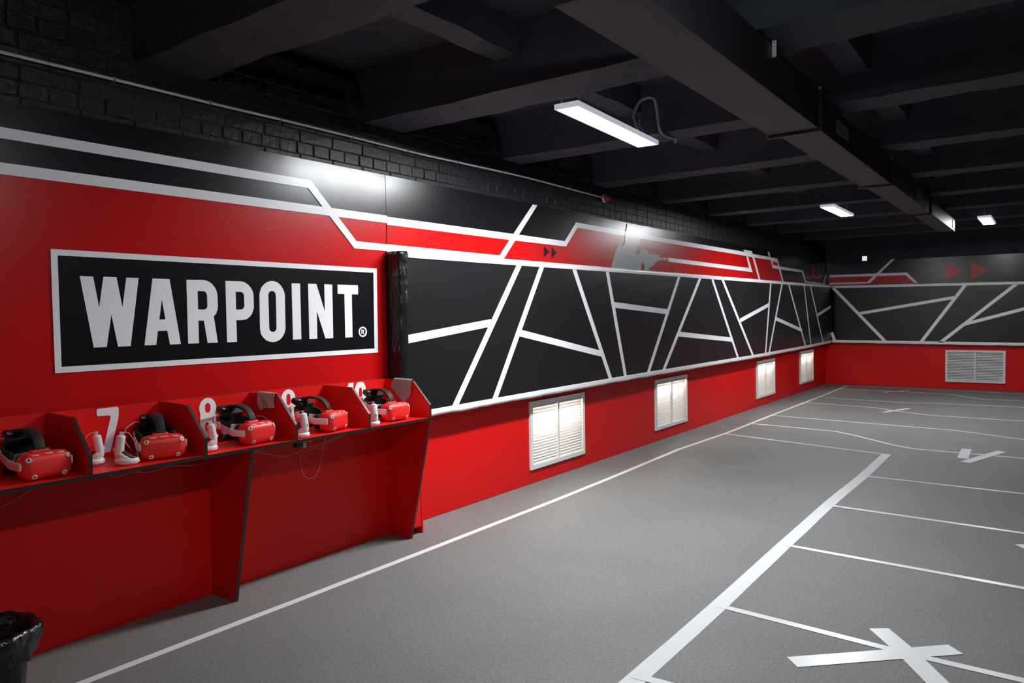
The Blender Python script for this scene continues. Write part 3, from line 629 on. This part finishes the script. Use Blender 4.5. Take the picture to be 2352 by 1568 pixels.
    bm = bmesh.new(); pts = [(.072*math.cos(math.radians(a)), .055+.07*math.sin(math.radians(a)), .022) for a in range(25, 156, 10)]
    sweep(bm, pts, rrect(.014, .040, .006, 3), upv=(0, 0, 1), n=2); obj('lower_cradle', bm, M_bfab, t, smooth=True)
    bm = rbox(.128, .085, .030, .010, 4, lambda c: Vector((c.x*(1-.25*(c.y+.039)/.078), c.y, c.z-.12*c.x*c.x*8))); xf(bm, (0, .108, .152), (math.radians(24), 0, 0)); bp = obj('battery_pack', bm, M_bmatte, t, smooth=True)
    bm = rbox(.04, .016, .003, .001, 2); xf(bm, (-.030, .090, .166), (math.radians(24), 0, 0)); tag(obj('bright_plate', bm, M_steel, bp), 'shiny pale plate')
    bm = bmesh.new()
    sweep(bm, [(0, -.068, .098), (0, -.066, .118), (0, -.052, .146), (0, -.018, .170), (0, .030, .180), (0, .075, .176), (0, .110, .160)], rrect(.042, .006, .0025, 2), upv=(0, 0, 1), scales=lambda k: (1+.9*max(0, k-.35), 1+2.6*max(0, k-.3)))
    obj('top_strap', bm, M_bmatte, t, smooth=True)
    return t
hs = [(1.415, 3.735, .05, 'red covered headset in the leftmost visible bay, beside the trash bin side'),
      (2.020, 3.735, -.30, 'red covered headset in the bay numbered 7, turned towards the camera'),
      (2.525, 3.735, .10, 'red covered headset in the bay numbered 8, under the beige cloth'),
      (3.065, 3.735, .28, 'red covered headset in the bay numbered 9, seen from its side'),
      (3.635, 3.735, -.05, 'red covered headset in the bay numbered 10, beside the grey cloth')]
hs[0] = (1.435, 3.735, .05, 'red covered headset in the leftmost visible bay, left of the number 7')
h0 = make_headset(); h0.scale = (1.08, 1.15, 1.13)
HS = []
for i, (x, y, a, lab) in enumerate(hs):
    o = h0 if i == 0 else copy_tree(h0)
    o.location = (x, y, zs(x)); o.rotation_euler = (0, 0, a); o['label'] = lab; o['group'] = 'headsets in the numbered bays'; HS.append(o)

# ------------------------------------------------------------------ hand controllers
def make_controller():
    t = thing('hand_controller', '', 'controller')
    # tracking ring lying on the shelf, handle rising from its back edge (+x side)
    bm = bmesh.new(); n = 36; R_ = .048
    prof = [(-.005, .002), (.002, 0), (.006, .008), (.007, .018), (.003, .027), (-.004, .029), (-.007, .02), (-.007, .008)]
    rings = [[bm.verts.new(((R_+a)*math.cos(2*PI*i/n), (R_*.92+a)*math.sin(2*PI*i/n), b)) for a, b in prof] for i in range(n)]
    for i in range(n):
        for j in range(8): bm.faces.new((rings[i][j], rings[(i+1) % n][j], rings[(i+1) % n][(j+1) % 8], rings[i][(j+1) % 8]))
    bmesh.ops.recalc_face_normals(bm, faces=bm.faces); ro = obj('tracking_ring', bm, M_wplas, t, smooth=True)
    rnd = random.Random(3)
    for k in range(16):
        a = 2*PI*k/16; bm = bmesh.new(); bmesh.ops.create_icosphere(bm, subdivisions=1, radius=.0032)
        xf(bm, ((R_+.007)*math.cos(a), (R_*.92+.007)*math.sin(a), .014+rnd.uniform(-.007, .007))); obj('grip_bump', bm, M_wplas, ro, smooth=True)
    bm = bmesh.new()
    sweep(bm, [(-.012, 0, .026), (-.028, 0, .038), (-.032, 0, .056), (-.030, 0, .080), (-.026, 0, .108), (-.022, 0, .130), (-.020, 0, .142)], circ(.0235, 14, .0205), upv=(1, 0, 0), n=5,
          scales=lambda k: (1.25 if k < .15 else 1.1-.12*k) if k < .88 else max(.28, .99*(1-((k-.88)/.12)**2*.75)))
    obj('handle', bm, M_wplas, t, smooth=True)
    bm = bmesh.new(); bmesh.ops.create_uvsphere(bm, u_segments=20, v_segments=12, radius=1)
    for v in bm.verts: v.co = Vector((v.co.x*.044, v.co.y*.034, v.co.z*.019))
    xf(bm, (-.012, 0, .038), (0, math.radians(34), 0)); obj('head_shell', bm, M_wplas, t, smooth=True)
    bm = bmesh.new(); bmesh.ops.create_uvsphere(bm, u_segments=20, v_segments=12, radius=1)
    for v in bm.verts: v.co = Vector((v.co.x*.036, v.co.y*.028, v.co.z*.008))
    xf(bm, (.002, 0, .048), (0, math.radians(34), 0)); tag(obj('face_plate', bm, M_bplas, t, smooth=True), 'black face plate')
    bm = rbox(.012, .010, .016, .004, 3); xf(bm, (-.052, 0, .074)); obj('grip_button', bm, M_wplas, t, smooth=True)
    bm = rbox(.018, .006, .020, .003, 2); xf(bm, (-.020, 0, .148), (0, .2, 0)); obj('strap_lug', bm, M_wplas, t, smooth=True)
    tube('wrist_loop', [(-.018, .002, .152), (.008, .012, .150), (.026, .018, .122), (.038, .022, .09), (.046, .024, .045), (.049, .022, .030)], .0013, M_cable, t, n=5, sides=6)
    return t
c0 = make_controller()
cs = [(1.712, 3.775, 2.6, 0, 'white hand controller leaning behind the divider left of the number 7'),
      (1.812, 3.640, -.55, 1, 'white hand controller standing upright in front of the number 7'),
      (2.236, 3.640, 2.7, 0, 'smooth white hand controller at the front edge of bay 8, beside the divider'),
      (2.240, 3.800, .6, 0, 'white hand controller further back in bay 8 against the number 8'),
      (2.806, 3.590, 1.9, 1, 'white hand controller with black face in the bay numbered 9'),
      (3.372, 3.585, 1.4, 1, 'white hand controller half hidden by the divider at the front of bay 10'),
      (3.385, 3.760, 2.2, 0, 'white hand controller at the back of bay 10, beneath the battery pack')]
for i, (x, y, a, f, lab) in enumerate(cs):
    o = c0 if i == 0 else copy_tree(c0)
    o.location = (x, y, zs(x)+.0005); o.rotation_euler = (0, 0, a); o['label'] = lab; o['group'] = 'white hand controllers on the shelf'

# ------------------------------------------------------------------ cables at the headsets
def cord(label, pts, r=.0017, m=None, n=6, name='charging_cable', group='white charging cables'):
    o = tube(name, pts, r, m or M_cable, None, n, 6); return tag(o, label, 'cable', group)
def hp(i, p):     # a point given in headset i's frame
    x, y, a, _ = hs[i]; c, s = math.cos(a), math.sin(a); p = (p[0]*1.08, p[1]*1.15, p[2]*1.13 if p[2] > .006 else p[2])
    return (x+c*p[0]-s*p[1], y+s*p[0]+c*p[1], zs(x)+p[2])
cord('white cable arching from the headset in bay 7 down behind its controller', [hp(1, (-.062, .09, .150)), hp(1, (-.085, .085, .148)), hp(1, (-.125, .06, .125)), hp(1, (-.135, .03, .08)), hp(1, (-.11, .0, .03)), hp(1, (-.09, .03, .003)), hp(1, (-.075, .10, .003)), hp(1, (-.07, .14, .003))], .0022)
cord('white cable leading left from the headset in the leftmost bay', [hp(0, (-.062, .09, .150)), hp(0, (-.10, .085, .150)), hp(0, (-.16, .07, .147)), hp(0, (-.22, .08, .12)), hp(0, (-.24, .12, .05)), hp(0, (-.25, .15, .004))], .0022)
cord('white cable from the battery of the headset in bay 8', [hp(2, (-.055, .11, .140)), hp(2, (-.085, .10, .138)), hp(2, (-.13, .06, .12)), hp(2, (-.125, .08, .10)), hp(2, (-.10, .12, .06)), hp(2, (-.09, .15, .004))], .0022)
cord('thin cable looping behind the right side of the headset in bay 8', [hp(2, (.09, .06, .09)), hp(2, (.10, .05, .105)), hp(2, (.135, .02, .112)), hp(2, (.158, -.01, .085)), hp(2, (.145, -.02, .03)), hp(2, (.13, -.03, .003))], .0013)
cord('white cable loop at the right side of the headset in bay 10', [hp(4, (.098, -.08, .075)), hp(4, (.115, -.06, .085)), hp(4, (.150, -.03, .080)), hp(4, (.158, -.03, .055)), hp(4, (.135, -.05, .042)), hp(4, (.101, -.08, .043))], .0016)
cord('white cable dropping behind the divider from the battery in bay 10', [hp(4, (-.055, .11, .140)), hp(4, (-.09, .10, .142)), hp(4, (-.13, .08, .12)), hp(4, (-.14, .08, .05)), hp(4, (-.13, .12, .004))], .0022)
cord('short white cable end lying right of the headset in bay 7', [(2.14, 3.80, zs(2.1)+.03), (2.10, 3.82, zs(2.1)+.027), (2.06, 3.84, zs(2.1)+.012), (2.05, 3.86, zs(2.1)+.003)], .0018)
# under the shelf
def U(x, z, y=3.943): return (x, y, z)
cord('pale cord looping deep under the shelf between the booth legs', [U(3.115, .885, 3.80), U(3.10, .84, 3.84), U(3.085, .75), U(3.08, .65), U(3.10, .58), U(3.145, .545), U(3.195, .555), U(3.235, .62), U(3.262, .72), U(3.272, .80, 3.92), U(3.275, .88, 3.84)], .0016)
cord('pale cord rising from the grey plug towards the end of the booth', [U(3.113, .785, 3.885), U(3.12, .763, 3.90), U(3.20, .762, 3.92), U(3.36, .785, 3.93), U(3.50, .815, 3.93), U(3.62, .872, 3.91)], .0014)
cord('pale cord below its twin rising from the white plug', [U(3.06, .765, 3.89), U(3.065, .742, 3.90), U(3.12, .738, 3.92), U(3.33, .768, 3.935), U(3.50, .803, 3.94), U(3.64, .868, 3.93)], .0014)
cord('pale cord drooping left of the plugs under the shelf', [U(3.04, .77, 3.89), U(3.03, .735, 3.91), U(2.97, .725), U(2.88, .742), U(2.76, .785), U(2.70, .805)], .0014)
cord('short pale cord crossing another just right of the middle booth leg', [U(2.66, .745), U(2.72, .77), U(2.80, .81)], .0013)
cord('tiny pale cord end right of the middle booth leg', [U(2.66, .722), U(2.70, .728), U(2.745, .726)], .0018)
cord('wavy pale cord fixed under the shelf left of the middle booth leg', [U(1.995, .80), U(2.08, .782), U(2.20, .793), U(2.32, .775), U(2.42, .778), U(2.50, .806), U(2.52, .82)], .0022)
cord('pale cord slanting down under the leftmost bay', [U(1.52, .81), U(1.44, .77), U(1.37, .742), U(1.25, .70), U(1.1, .66)], .0018)
cord('faint thin cord sagging under the bay numbered 7', [U(1.87, .80), U(1.92, .79), U(1.99, .80), U(2.02, .825)], .0009)
for x, z in ((1.66, .852), (1.805, .858)):
    o = tube('cable_hook', [(x-.008, 3.70, z+.022), (x-.009, 3.70, z+.005), (x, 3.70, z-.003), (x+.009, 3.70, z+.005), (x+.008, 3.70, z+.022)], .0015, M_steel)
    o.location.z = .878+tilt(x)-(z+.022); tag(o, 'small metal cable hook under the shelf, %s one' % ('left' if x < 1.7 else 'right'), 'hook', 'cable hooks under the shelf')
for x, z, w_, m_, lab in ((3.065, .790, .026, M_strap, 'pale grey charger plug hanging under the shelf in bay 9'), (3.113, .808, .018, M_steel, 'small grey plug hanging right of the charger under the shelf'), (3.03, .80, .05, M_bplas, 'black charging block under the shelf behind the pale plug')):
    t = thing('charger_plug', lab, 'plug', (x, 3.89 if w_ < .04 else 3.905, z), 0, 'plugs under the shelf')
    bm = rbox(w_, w_*.9, .05 if w_ > .02 else .02, .004, 2); obj('plug_body', bm, m_, t, smooth=True)
    if w_ == .018: bm = rbox(.034, .014, .010, .003, 2); xf(bm, (0, 0, .013)); obj('plug_head', bm, m_, t, smooth=True)
    bm = rbox(.02, .02, .882-z-.03 if w_ < .04 else .882-z-.024, .002, 1); xf(bm, (0, 0, (.025+.882-z)/2+.004)); obj('mounting', bm, M_bplas, t)

# ------------------------------------------------------------------ cloths over the dividers
def cloth(name, label, x, y0, y1, ztop, drop, skew, m, seed, back=.06):
    """cloth folded over a divider top; drop(s) is the hanging length on the camera side"""
    bm = bmesh.new(); n, k = 26, 30; g = []
    for i in range(n+1):
        s = i/n; y = y0+(y1-y0)*s; L_ = drop(s); row = []
        zt_ = ztop(y)
        for j in range(k+1):
            q = j/k; tot = back+.022+L_; d = q*tot
            if d < back: px, pz = x+.0115+.002, zt_-(back-d)
            elif d < back+.022: a = (d-back)/.022*PI; px, pz = x+.0125*math.cos(a), zt_+.003+.0075*math.sin(a)
            else: px, pz = x-.0125, zt_-(d-back-.022)
            dd = max(0, d-back-.022)
            wv = noise.noise(Vector((s*3.5+seed, dd*9, seed)))
            px -= abs(wv)*.016*min(1, dd/.03)*(1 if px < x else 0)+ (0.001)
            yy = y + skew(s)*dd + .01*noise.noise(Vector((s*4, dd*14, seed+5)))*min(1, dd/.02)
            row.append(bm.verts.new((px, yy, pz)))
        g.append(row)
    for a, b in zip(g, g[1:]):
        for j in range(k): bm.faces.new((a[j], a[j+1], b[j+1], b[j]))
    o = obj(name, bm, m, None, smooth=True); md = o.modifiers.new('t', 'SOLIDIFY'); md.thickness = .0018; md.offset = 1
    return tag(o, label, 'cloth', 'cleaning cloths on the dividers')
ztop = lambda x: (lambda y: 1.153+tilt(x)-(3.95-y)/.275*.004 if y > 3.675 else 1.149+tilt(x)-(3.675-y)*1.04)
cloth('cleaning_cloth', 'beige cleaning cloth hung over the divider between bays 8 and 9', 2.726, 3.862, 3.70, ztop(2.726), lambda s: .098-.028*s+.004*math.sin(s*9), lambda s: -.1+.1*s, M_cloth2, 2)
cloth('cleaning_cloth', 'large grey cleaning cloth hung over the end panel of the booth', 3.865, 3.86, 3.682, ztop(3.865), lambda s: .055+.105*min(1, s/.72)-(.0 if s < .72 else .05*(s-.72)/.28), lambda s: .30*(1-s)+.1, M_cloth, 8)

# ------------------------------------------------------------------ trash bin
t = thing('trash_bin', 'black trash bin lined with a thin black plastic bag by the left edge', 'bin', (1.115, 3.42, 0))
bm = bmesh.new(); n = 28
prof = [(.118, .003), (.125, .004), (.15, .30), (.156, .305), (.156, .318), (.145, .318), (.12, .02)]
rings = [[bm.verts.new((r_*math.cos(2*PI*i/n), r_*math.sin(2*PI*i/n), z)) for r_, z in prof] for i in range(n)]
for i in range(n):
    for j in range(len(prof)-1): bm.faces.new((rings[i][j], rings[(i+1) % n][j], rings[(i+1) % n][j+1], rings[i][j+1]))
bm.faces.new([r_[0] for r_ in rings][::-1]); bm.faces.new([r_[-1] for r_ in rings])
bmesh.ops.recalc_face_normals(bm, faces=bm.faces); obj('bucket', bm, M_bplas, t, smooth=True)
bm = bmesh.new(); n = 72; g = []
for i in range(n):
    a = 2*PI*i/n; row = []
    for j in range(15):
        s = j/14
        if s < .3: r_ = .138+.012*s/.3; z = .27+.075*s/.3
        elif s < .6: q = (s-.3)/.3; r_ = .150+.045*math.sin(q*PI/2); z = .345+.045*math.sin(q*PI)
        else: q = (s-.6)/.4; r_ = .195-.025*q; z = .345-.085*q
        wv = noise.noise(Vector((math.cos(a)*3, math.sin(a)*3, s*3)))
        if s > .25: r_ += .022*wv*min(1, (s-.25)*3)*(1 if a > .7 and a < 5.6 else 1.4); z += .02*noise.noise(Vector((math.cos(a)*4, math.sin(a)*4, 7)))*min(1, s*1.5)
        row.append(bm.verts.new((max(r_, .162 if s > .45 else .1)*math.cos(a), max(r_, .162 if s > .45 else .1)*math.sin(a), z)))
    g.append(row)
for i in range(n):
    for j in range(14): bm.faces.new((g[i][j], g[(i+1) % n][j], g[(i+1) % n][j+1], g[i][j+1]))
bmesh.ops.recalc_face_normals(bm, faces=bm.faces)
tag(obj('bin_bag', bm, M_bag, t, smooth=True), 'crumpled shiny black plastic bag')

# ------------------------------------------------------------------ conduit on the brickwork, detector
pts = [(.2, 2.858), (1.46, 2.857), (1.977, 2.857), (2.523, 2.855), (3.05, 2.858), (3.614, 2.857), (4.3, 2.853), (4.9, 2.862), (5.688, 2.872), (6.4, 2.866), (7.22, 2.857)]
t = thing('conduit', 'thin pinkish white conduit clipped along the black bricks above the banners', 'conduit')
tube('pipe', [(x, 3.972, z) for x, z in pts], .0085, M_conduit, t, n=4)
for x in (.9, 1.977, 2.523, 3.02, 3.614, 4.16, 4.75, 5.35, 5.95, 6.5, 7.05):
    zz = 2.857+(.012 if 5 < x < 6.6 else 0)
    bm = rbox(.009, .026, .026, .002, 1); xf(bm, (x, 3.974, zz)); tag(obj('clip', bm, M_brass, t), 'yellowed clip')
t = thing('fire_detector', 'small round red alarm unit at the far end of the white conduit', 'alarm', (7.245, 3.985, 2.857))
bm = bmesh.new(); bmesh.ops.create_cone(bm, cap_ends=True, segments=24, radius1=.05, radius2=.046, depth=.022); xf(bm, (0, -.012, 0), (PI/2, 0, 0)); tag(obj('base_ring', bm, M_conduit, t), 'pinkish white base')
bm = bmesh.new(); bmesh.ops.create_uvsphere(bm, u_segments=20, v_segments=12, radius=.042)
for v in bm.verts: v.co.y *= .9
xf(bm, (0, -.034, 0)); obj('red_dome', bm, M_detred, t, smooth=True)
t = thing('emergency_light', 'small white lit plate high on the back wall above the banner', 'plate', (XB, 3.21, 2.667))  # small emergency light with a faint glow
bm = rbox(.03, .105, .105, .006, 2); xf(bm, (-.0155, 0, 0)); obj('housing', bm, M_white, t)
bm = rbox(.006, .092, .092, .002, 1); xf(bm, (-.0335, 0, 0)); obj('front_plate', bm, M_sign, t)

# ------------------------------------------------------------------ ceiling lamps
def chain(bm, a, b, s=.018, wire=.0018):
    a, b = Vector(a), Vector(b); L_ = (b-a).length; n = max(1, int(L_/(s*1.45))); d = (b-a).normalized()
    side = d.cross(Vector((1, 0, 0)) if abs(d.x) < .9 else Vector((0, 1, 0))).normalized(); oth = d.cross(side)
    for i in range(n):
        c = a+(b-a)*((i+.5)/n); w_ = side if i % 2 else oth; nor = d.cross(w_)
        pts = [c+d*(s*.95*math.cos(2*PI*k/10))+w_*(s*.42*math.sin(2*PI*k/10)) for k in range(10)]
        rings = []
        for k in range(10):
            out = (pts[k]-c).normalized()
            rings.append([bm.verts.new(pts[k]+out*wire*math.cos(2*PI*j/4)+nor*wire*math.sin(2*PI*j/4)) for j in range(4)])
        for k in range(10):
            for j in range(4): bm.faces.new((rings[k][j], rings[(k+1) % 10][j], rings[(k+1) % 10][(j+1) % 4], rings[k][(j+1) % 4]))
lab = ['nearest long white panel lamp hanging on chains from the ceiling', 'white panel lamp left of the duct end, hanging far back', 'farthest small-looking white panel lamp, right of the duct end',
       
       'unseen fill lamp added by the front wall, on the side of the red booth', 'unseen fill lamp added by the front wall, away from the red booth']
for i, (xa, xb_, yc, z) in enumerate(LAMPS):
    L_ = xb_-xa; wd = .176; t = thing('ceiling_lamp', lab[i], 'lamp', ((xa+xb_)/2, yc, z), [.022, .01, .0, PI/2, PI/2][i] if i else -math.radians(3.6)*-1*.9, 'chain-hung panel lamps')
    bm = bmesh.new(); h = L_/2
    box(bm, -h, h, -wd/2, wd/2, .012, .034)
    for b6 in [(-h, h, -wd/2, -wd/2+.012, 0, .012), (-h, h, wd/2-.012, wd/2, 0, .012), (-h, -h+.02, -wd/2+.012, wd/2-.012, 0, .012), (h-.02, h, -wd/2+.012, wd/2-.012, 0, .012)]: box(bm, *b6)
    obj('housing', bm, M_lamphouse, t)
    boxo('diffuser', (-h+.021, h-.021, -wd/2+.013, wd/2-.013, .004, .0115), M_lampglow[i], t)
    ztp = ZC - z
    for s in (-1, 1):
        bm = bmesh.new(); ax = s*(h-(.17 if i == 0 and s == 1 else .06))
        if i == 0 and s == 1:
            chain(bm, (ax, -.05, .036), (ax, 0, .14)); chain(bm, (ax, .05, .036), (ax, 0, .14)); chain(bm, (ax, 0, .14), (ax, 0, ztp))
        elif i == 0: chain(bm, (ax, -.07, .036), (ax, -.025, ztp)); chain(bm, (ax, .07, .036), (ax, .025, ztp))
        else: chain(bm, (ax, 0, .036), (ax, 0, ztp), s=.022)
        obj('chain', bm, M_steel, t)
t = thing('batten_lamp', 'bare twin tube batten lamp hanging just in front of the camera, above the picture', 'lamp', (1.80, .2, 2.88))
boxo('fitting', (-.64, .64, -.035, .035, .035, .085), M_white, t, .004)
for y in (-.045, .045):
    bm = bmesh.new(); sweep(bm, [(-.6, y, 0), (.6, y, 0)], circ(.016, 12), upv=(0, 0, 1), n=1); obj('tube', bm, M_tube, t, smooth=True)
    for s in (-1, 1): boxo('socket', (s*.6-.012, s*.6+.012, y-.014, y+.014, -.018, .036), M_white, t)
bm = bmesh.new(); chain(bm, (-.5, 0, .086), (-.5, 0, ZC-2.88)); obj('chain', bm, M_steel, t)
bm = bmesh.new(); chain(bm, (.4, 0, .086), (.4, 0, .105)); obj('chain', bm, M_steel, t)
C0 = Vector((0, 0, H))
def at(p, X): p = Vector(p); return C0+(p-C0)*(X/p.x)
pts = [at(p, X) for p, X in [((5.15, 2.535, 2.972), 5.15), ((5.15, 2.557, 3.04), 5.15), ((5.15, 2.5698, 3.096), 5.15), ((5.15, 2.5257, 3.176), 5.15), ((5.15, 2.4648, 3.200), 5.15), ((5.15, 2.4052, 3.1835), 5.16), ((5.15, 2.3848, 3.119), 5.20), ((5.15, 2.3718, 3.0217), 5.26), ((5.15, 2.3517, 2.9325), 5.32), ((5.15, 2.2936, 2.8856), 5.5), ((5.15, 2.2360, 2.8643), 5.66)]]
pts.append((5.70, 2.482, 2.968))
o = tube('cable_conduit', pts, .012, M_grey, None, 6, 10)
tag(o, 'grey flexible conduit looping from the nearest lamp up to the ceiling', 'conduit')

# ------------------------------------------------------------------ air duct
t = thing('air_duct', 'long black rectangular air duct under the ceiling ribs', 'duct')
secs = [(2.35, 4.885, 1.482, 1.180, 2.720, 2.965), (4.93, 7.55, 1.455, 1.200, 2.735, 2.955), (7.60, 10.3, 1.44, 1.205, 2.748, 2.945), (10.35, 13.1, 1.42, 1.215, 2.76, 2.94)]
for x0, x1, ya, yb, za, zb_ in secs:
    bm = bmesh.new(); box(bm, x0, x1, yb, ya, za, zb_); obj('duct_section', bm, M_duct, t)
for x, ya, yb, za, zb_ in ((4.886, 1.50, 1.162, 2.704, 2.968), (7.551, 1.474, 1.184, 2.718, 2.965), (10.301, 1.458, 1.19, 2.732, 2.955)):
    bm = bmesh.new()
    for b6 in [(x, x+.042, yb, ya, za, za+.018), (x, x+.042, yb, ya, zb_-.01, zb_+.006), (x, x+.042, ya-.02, ya, za+.018, zb_-.01), (x, x+.042, yb, yb+.02, za+.018, zb_-.01)]: box(bm, *b6)
    f = obj('flange', bm, M_duct, t)
    for yy in (ya-.01, yb+.01):
        for zz in (za+.01, zb_-.004): 
            bm = bmesh.new(); bmesh.ops.create_cone(bm, cap_ends=True, segments=6, radius1=.009, radius2=.009, depth=.02); xf(bm, (x-.008, yy, zz), (0, PI/2, 0)); obj('bolt', bm, M_steel if zz > 2.9 else M_duct, f)
for gx, gz, gy in ((5.42, 2.80, 1.1985), (9.15, 2.81, 1.2035)):
    bm = bmesh.new()
    for i in range(9):
        for j in range(7):
            x = gx+i*.042; z = gz+j*.0135
            box(bm, x, x+.030, gy-.004, gy, z, z+.0075)
    o = obj('grille', bm, M_grey, t); o['kind'] = 'stuff'
boxo('end_grille', (12.78, 13.05, 1.209, 1.2145, 2.79, 2.91), M_grey, t); boxo('end_cap', (13.101, 13.115, 1.21, 1.425, 2.756, 2.944), M_duct, t)
boxo('end_cap', (2.335, 2.349, 1.182, 1.48, 2.72, 2.965), M_duct, t)
for x in (3.94, 7.3, 10.5): 
    bm = bmesh.new(); zt_ = 2.99
    box(bm, x, x+.002, 1.160, 1.182, 2.90, zt_)
    hs_ = boxo('hanger_strap', (x, x+.002, 1.158, 1.1795, 2.90, zt_), M_white if x < 4 else M_duct, t); bm.free()
    for zz in (2.975, 2.955):
        bm = bmesh.new(); bmesh.ops.create_cone(bm, cap_ends=True, segments=10, radius1=.0035 if zz > 2.96 else .002, radius2=.0035 if zz > 2.96 else .002, depth=.001); xf(bm, (x-.0006, 1.169, zz), (0, PI/2, 0)); obj('strap_hole', bm, M_edge, hs_)

# ------------------------------------------------------------------ floor tape
def tape(label, pts, wd, z, k=0):
    P = [Vector(p) for p in pts]; Q = []
    for i, p in enumerate(P):
        Q.append(p)
        if i < len(P)-1:
            n = int((P[i+1]-p).length/.35)
            for j in range(1, n): 
                q = p+(P[i+1]-p)*j/n; Q.append(q)
    bm = bmesh.new(); L_, R_ = [], []
    for i, p in enumerate(Q):
        d = (Q[min(i+1, len(Q)-1)]-Q[max(i-1, 0)]).normalized(); nn = Vector((-d.y, d.x))
        o_ = nn*.004*noise.noise(Vector((p.x*1.7, p.y*1.7, k)))
        w_ = wd*(1+.05*noise.noise(Vector((p.x*3, p.y*3, k+9))))
        a, b = p+o_+nn*w_/2, p+o_-nn*w_/2
        L_.append(bm.verts.new((a.x, a.y, z))); R_.append(bm.verts.new((b.x, b.y, z)))
    for i in range(len(Q)-1): bm.faces.new((L_[i], R_[i], R_[i+1], L_[i+1]))
    bmesh.ops.recalc_face_normals(bm, faces=bm.faces)
    if bm.faces[:][0].normal.z < 0: bmesh.ops.reverse_faces(bm, faces=bm.faces)
    e = bmesh.ops.extrude_face_region(bm, geom=list(bm.faces))
    for v in [g for g in e['geom'] if isinstance(g, bmesh.types.BMVert)]: v.co.z -= .0005
    bmesh.ops.recalc_face_normals(bm, faces=bm.faces)
    o = obj('floor_tape', bm, M_tape); return tag(o, label, 'tape', 'white tape lines on the floor')
TL = ['longest white tape line running along the left wall', 'widest white tape line running away from the camera, right of the longest line',
 'thin tape line joining the long line to the far tip of the widest line', 'thin bent tape line beyond the widest line, crossed by two short tapes', 'thin tape line between the two bent lines in the middle distance',
 'thin tape line crossed by one short slanting strip near the grilles', 'nearly straight thin tape line third from the back wall', 'thin wavy tape line second from the back wall', 'thin tape line closest to the back wall',
 'first rung tape below the far tip of the widest line', 'second rung tape below the far tip of the widest line', 'third rung tape below the far tip of the widest line', 'rung tape running through the big tape cross in the foreground', 'tape stub starting at the bottom edge beside the widest line',
 'long wide tape strip of the foreground cross', 'shorter wide tape strip of the foreground cross, pointing at the camera', 'short thick tape piece across the bent line on the right', 'slanting short tape strip across the bent line on the right',
 'slanting short strip crossing a thin line in the middle distance', 'short strip crossing the wavy line near the back wall', 'tape tip entering at the right edge of the picture']
TW = [.05, .095, .042, .05, .045, .045, .045, .045, .045, .045, .047, .047, .05, .05, .10, .10, .10, .10, .08, .08, .09]
for k, pts in enumerate(TAPES):
    p = [tuple(q) for q in pts]
    if k == 0: p = [(-2.0, 3.47)] + p
    if k == 1: p = p + [(1.0, 1.47), (-1.5, 1.47)]
    if k in (3, 4, 5, 6, 7, 8, 9, 10, 11, 12, 13):
        a, b = Vector(p[-2]), Vector(p[-1]); p.append(tuple(Vector((b.x+(a-b).x*0, -4.5)) if k < 13 else (2.95, -4.5)))
    if k == 15: p[-1] = (3.42, .28)
    if k == 20: p[-1] = (6.3, -.35)
    tape(TL[k], p, TW[k], .0009+.00012*k, k*2.3)
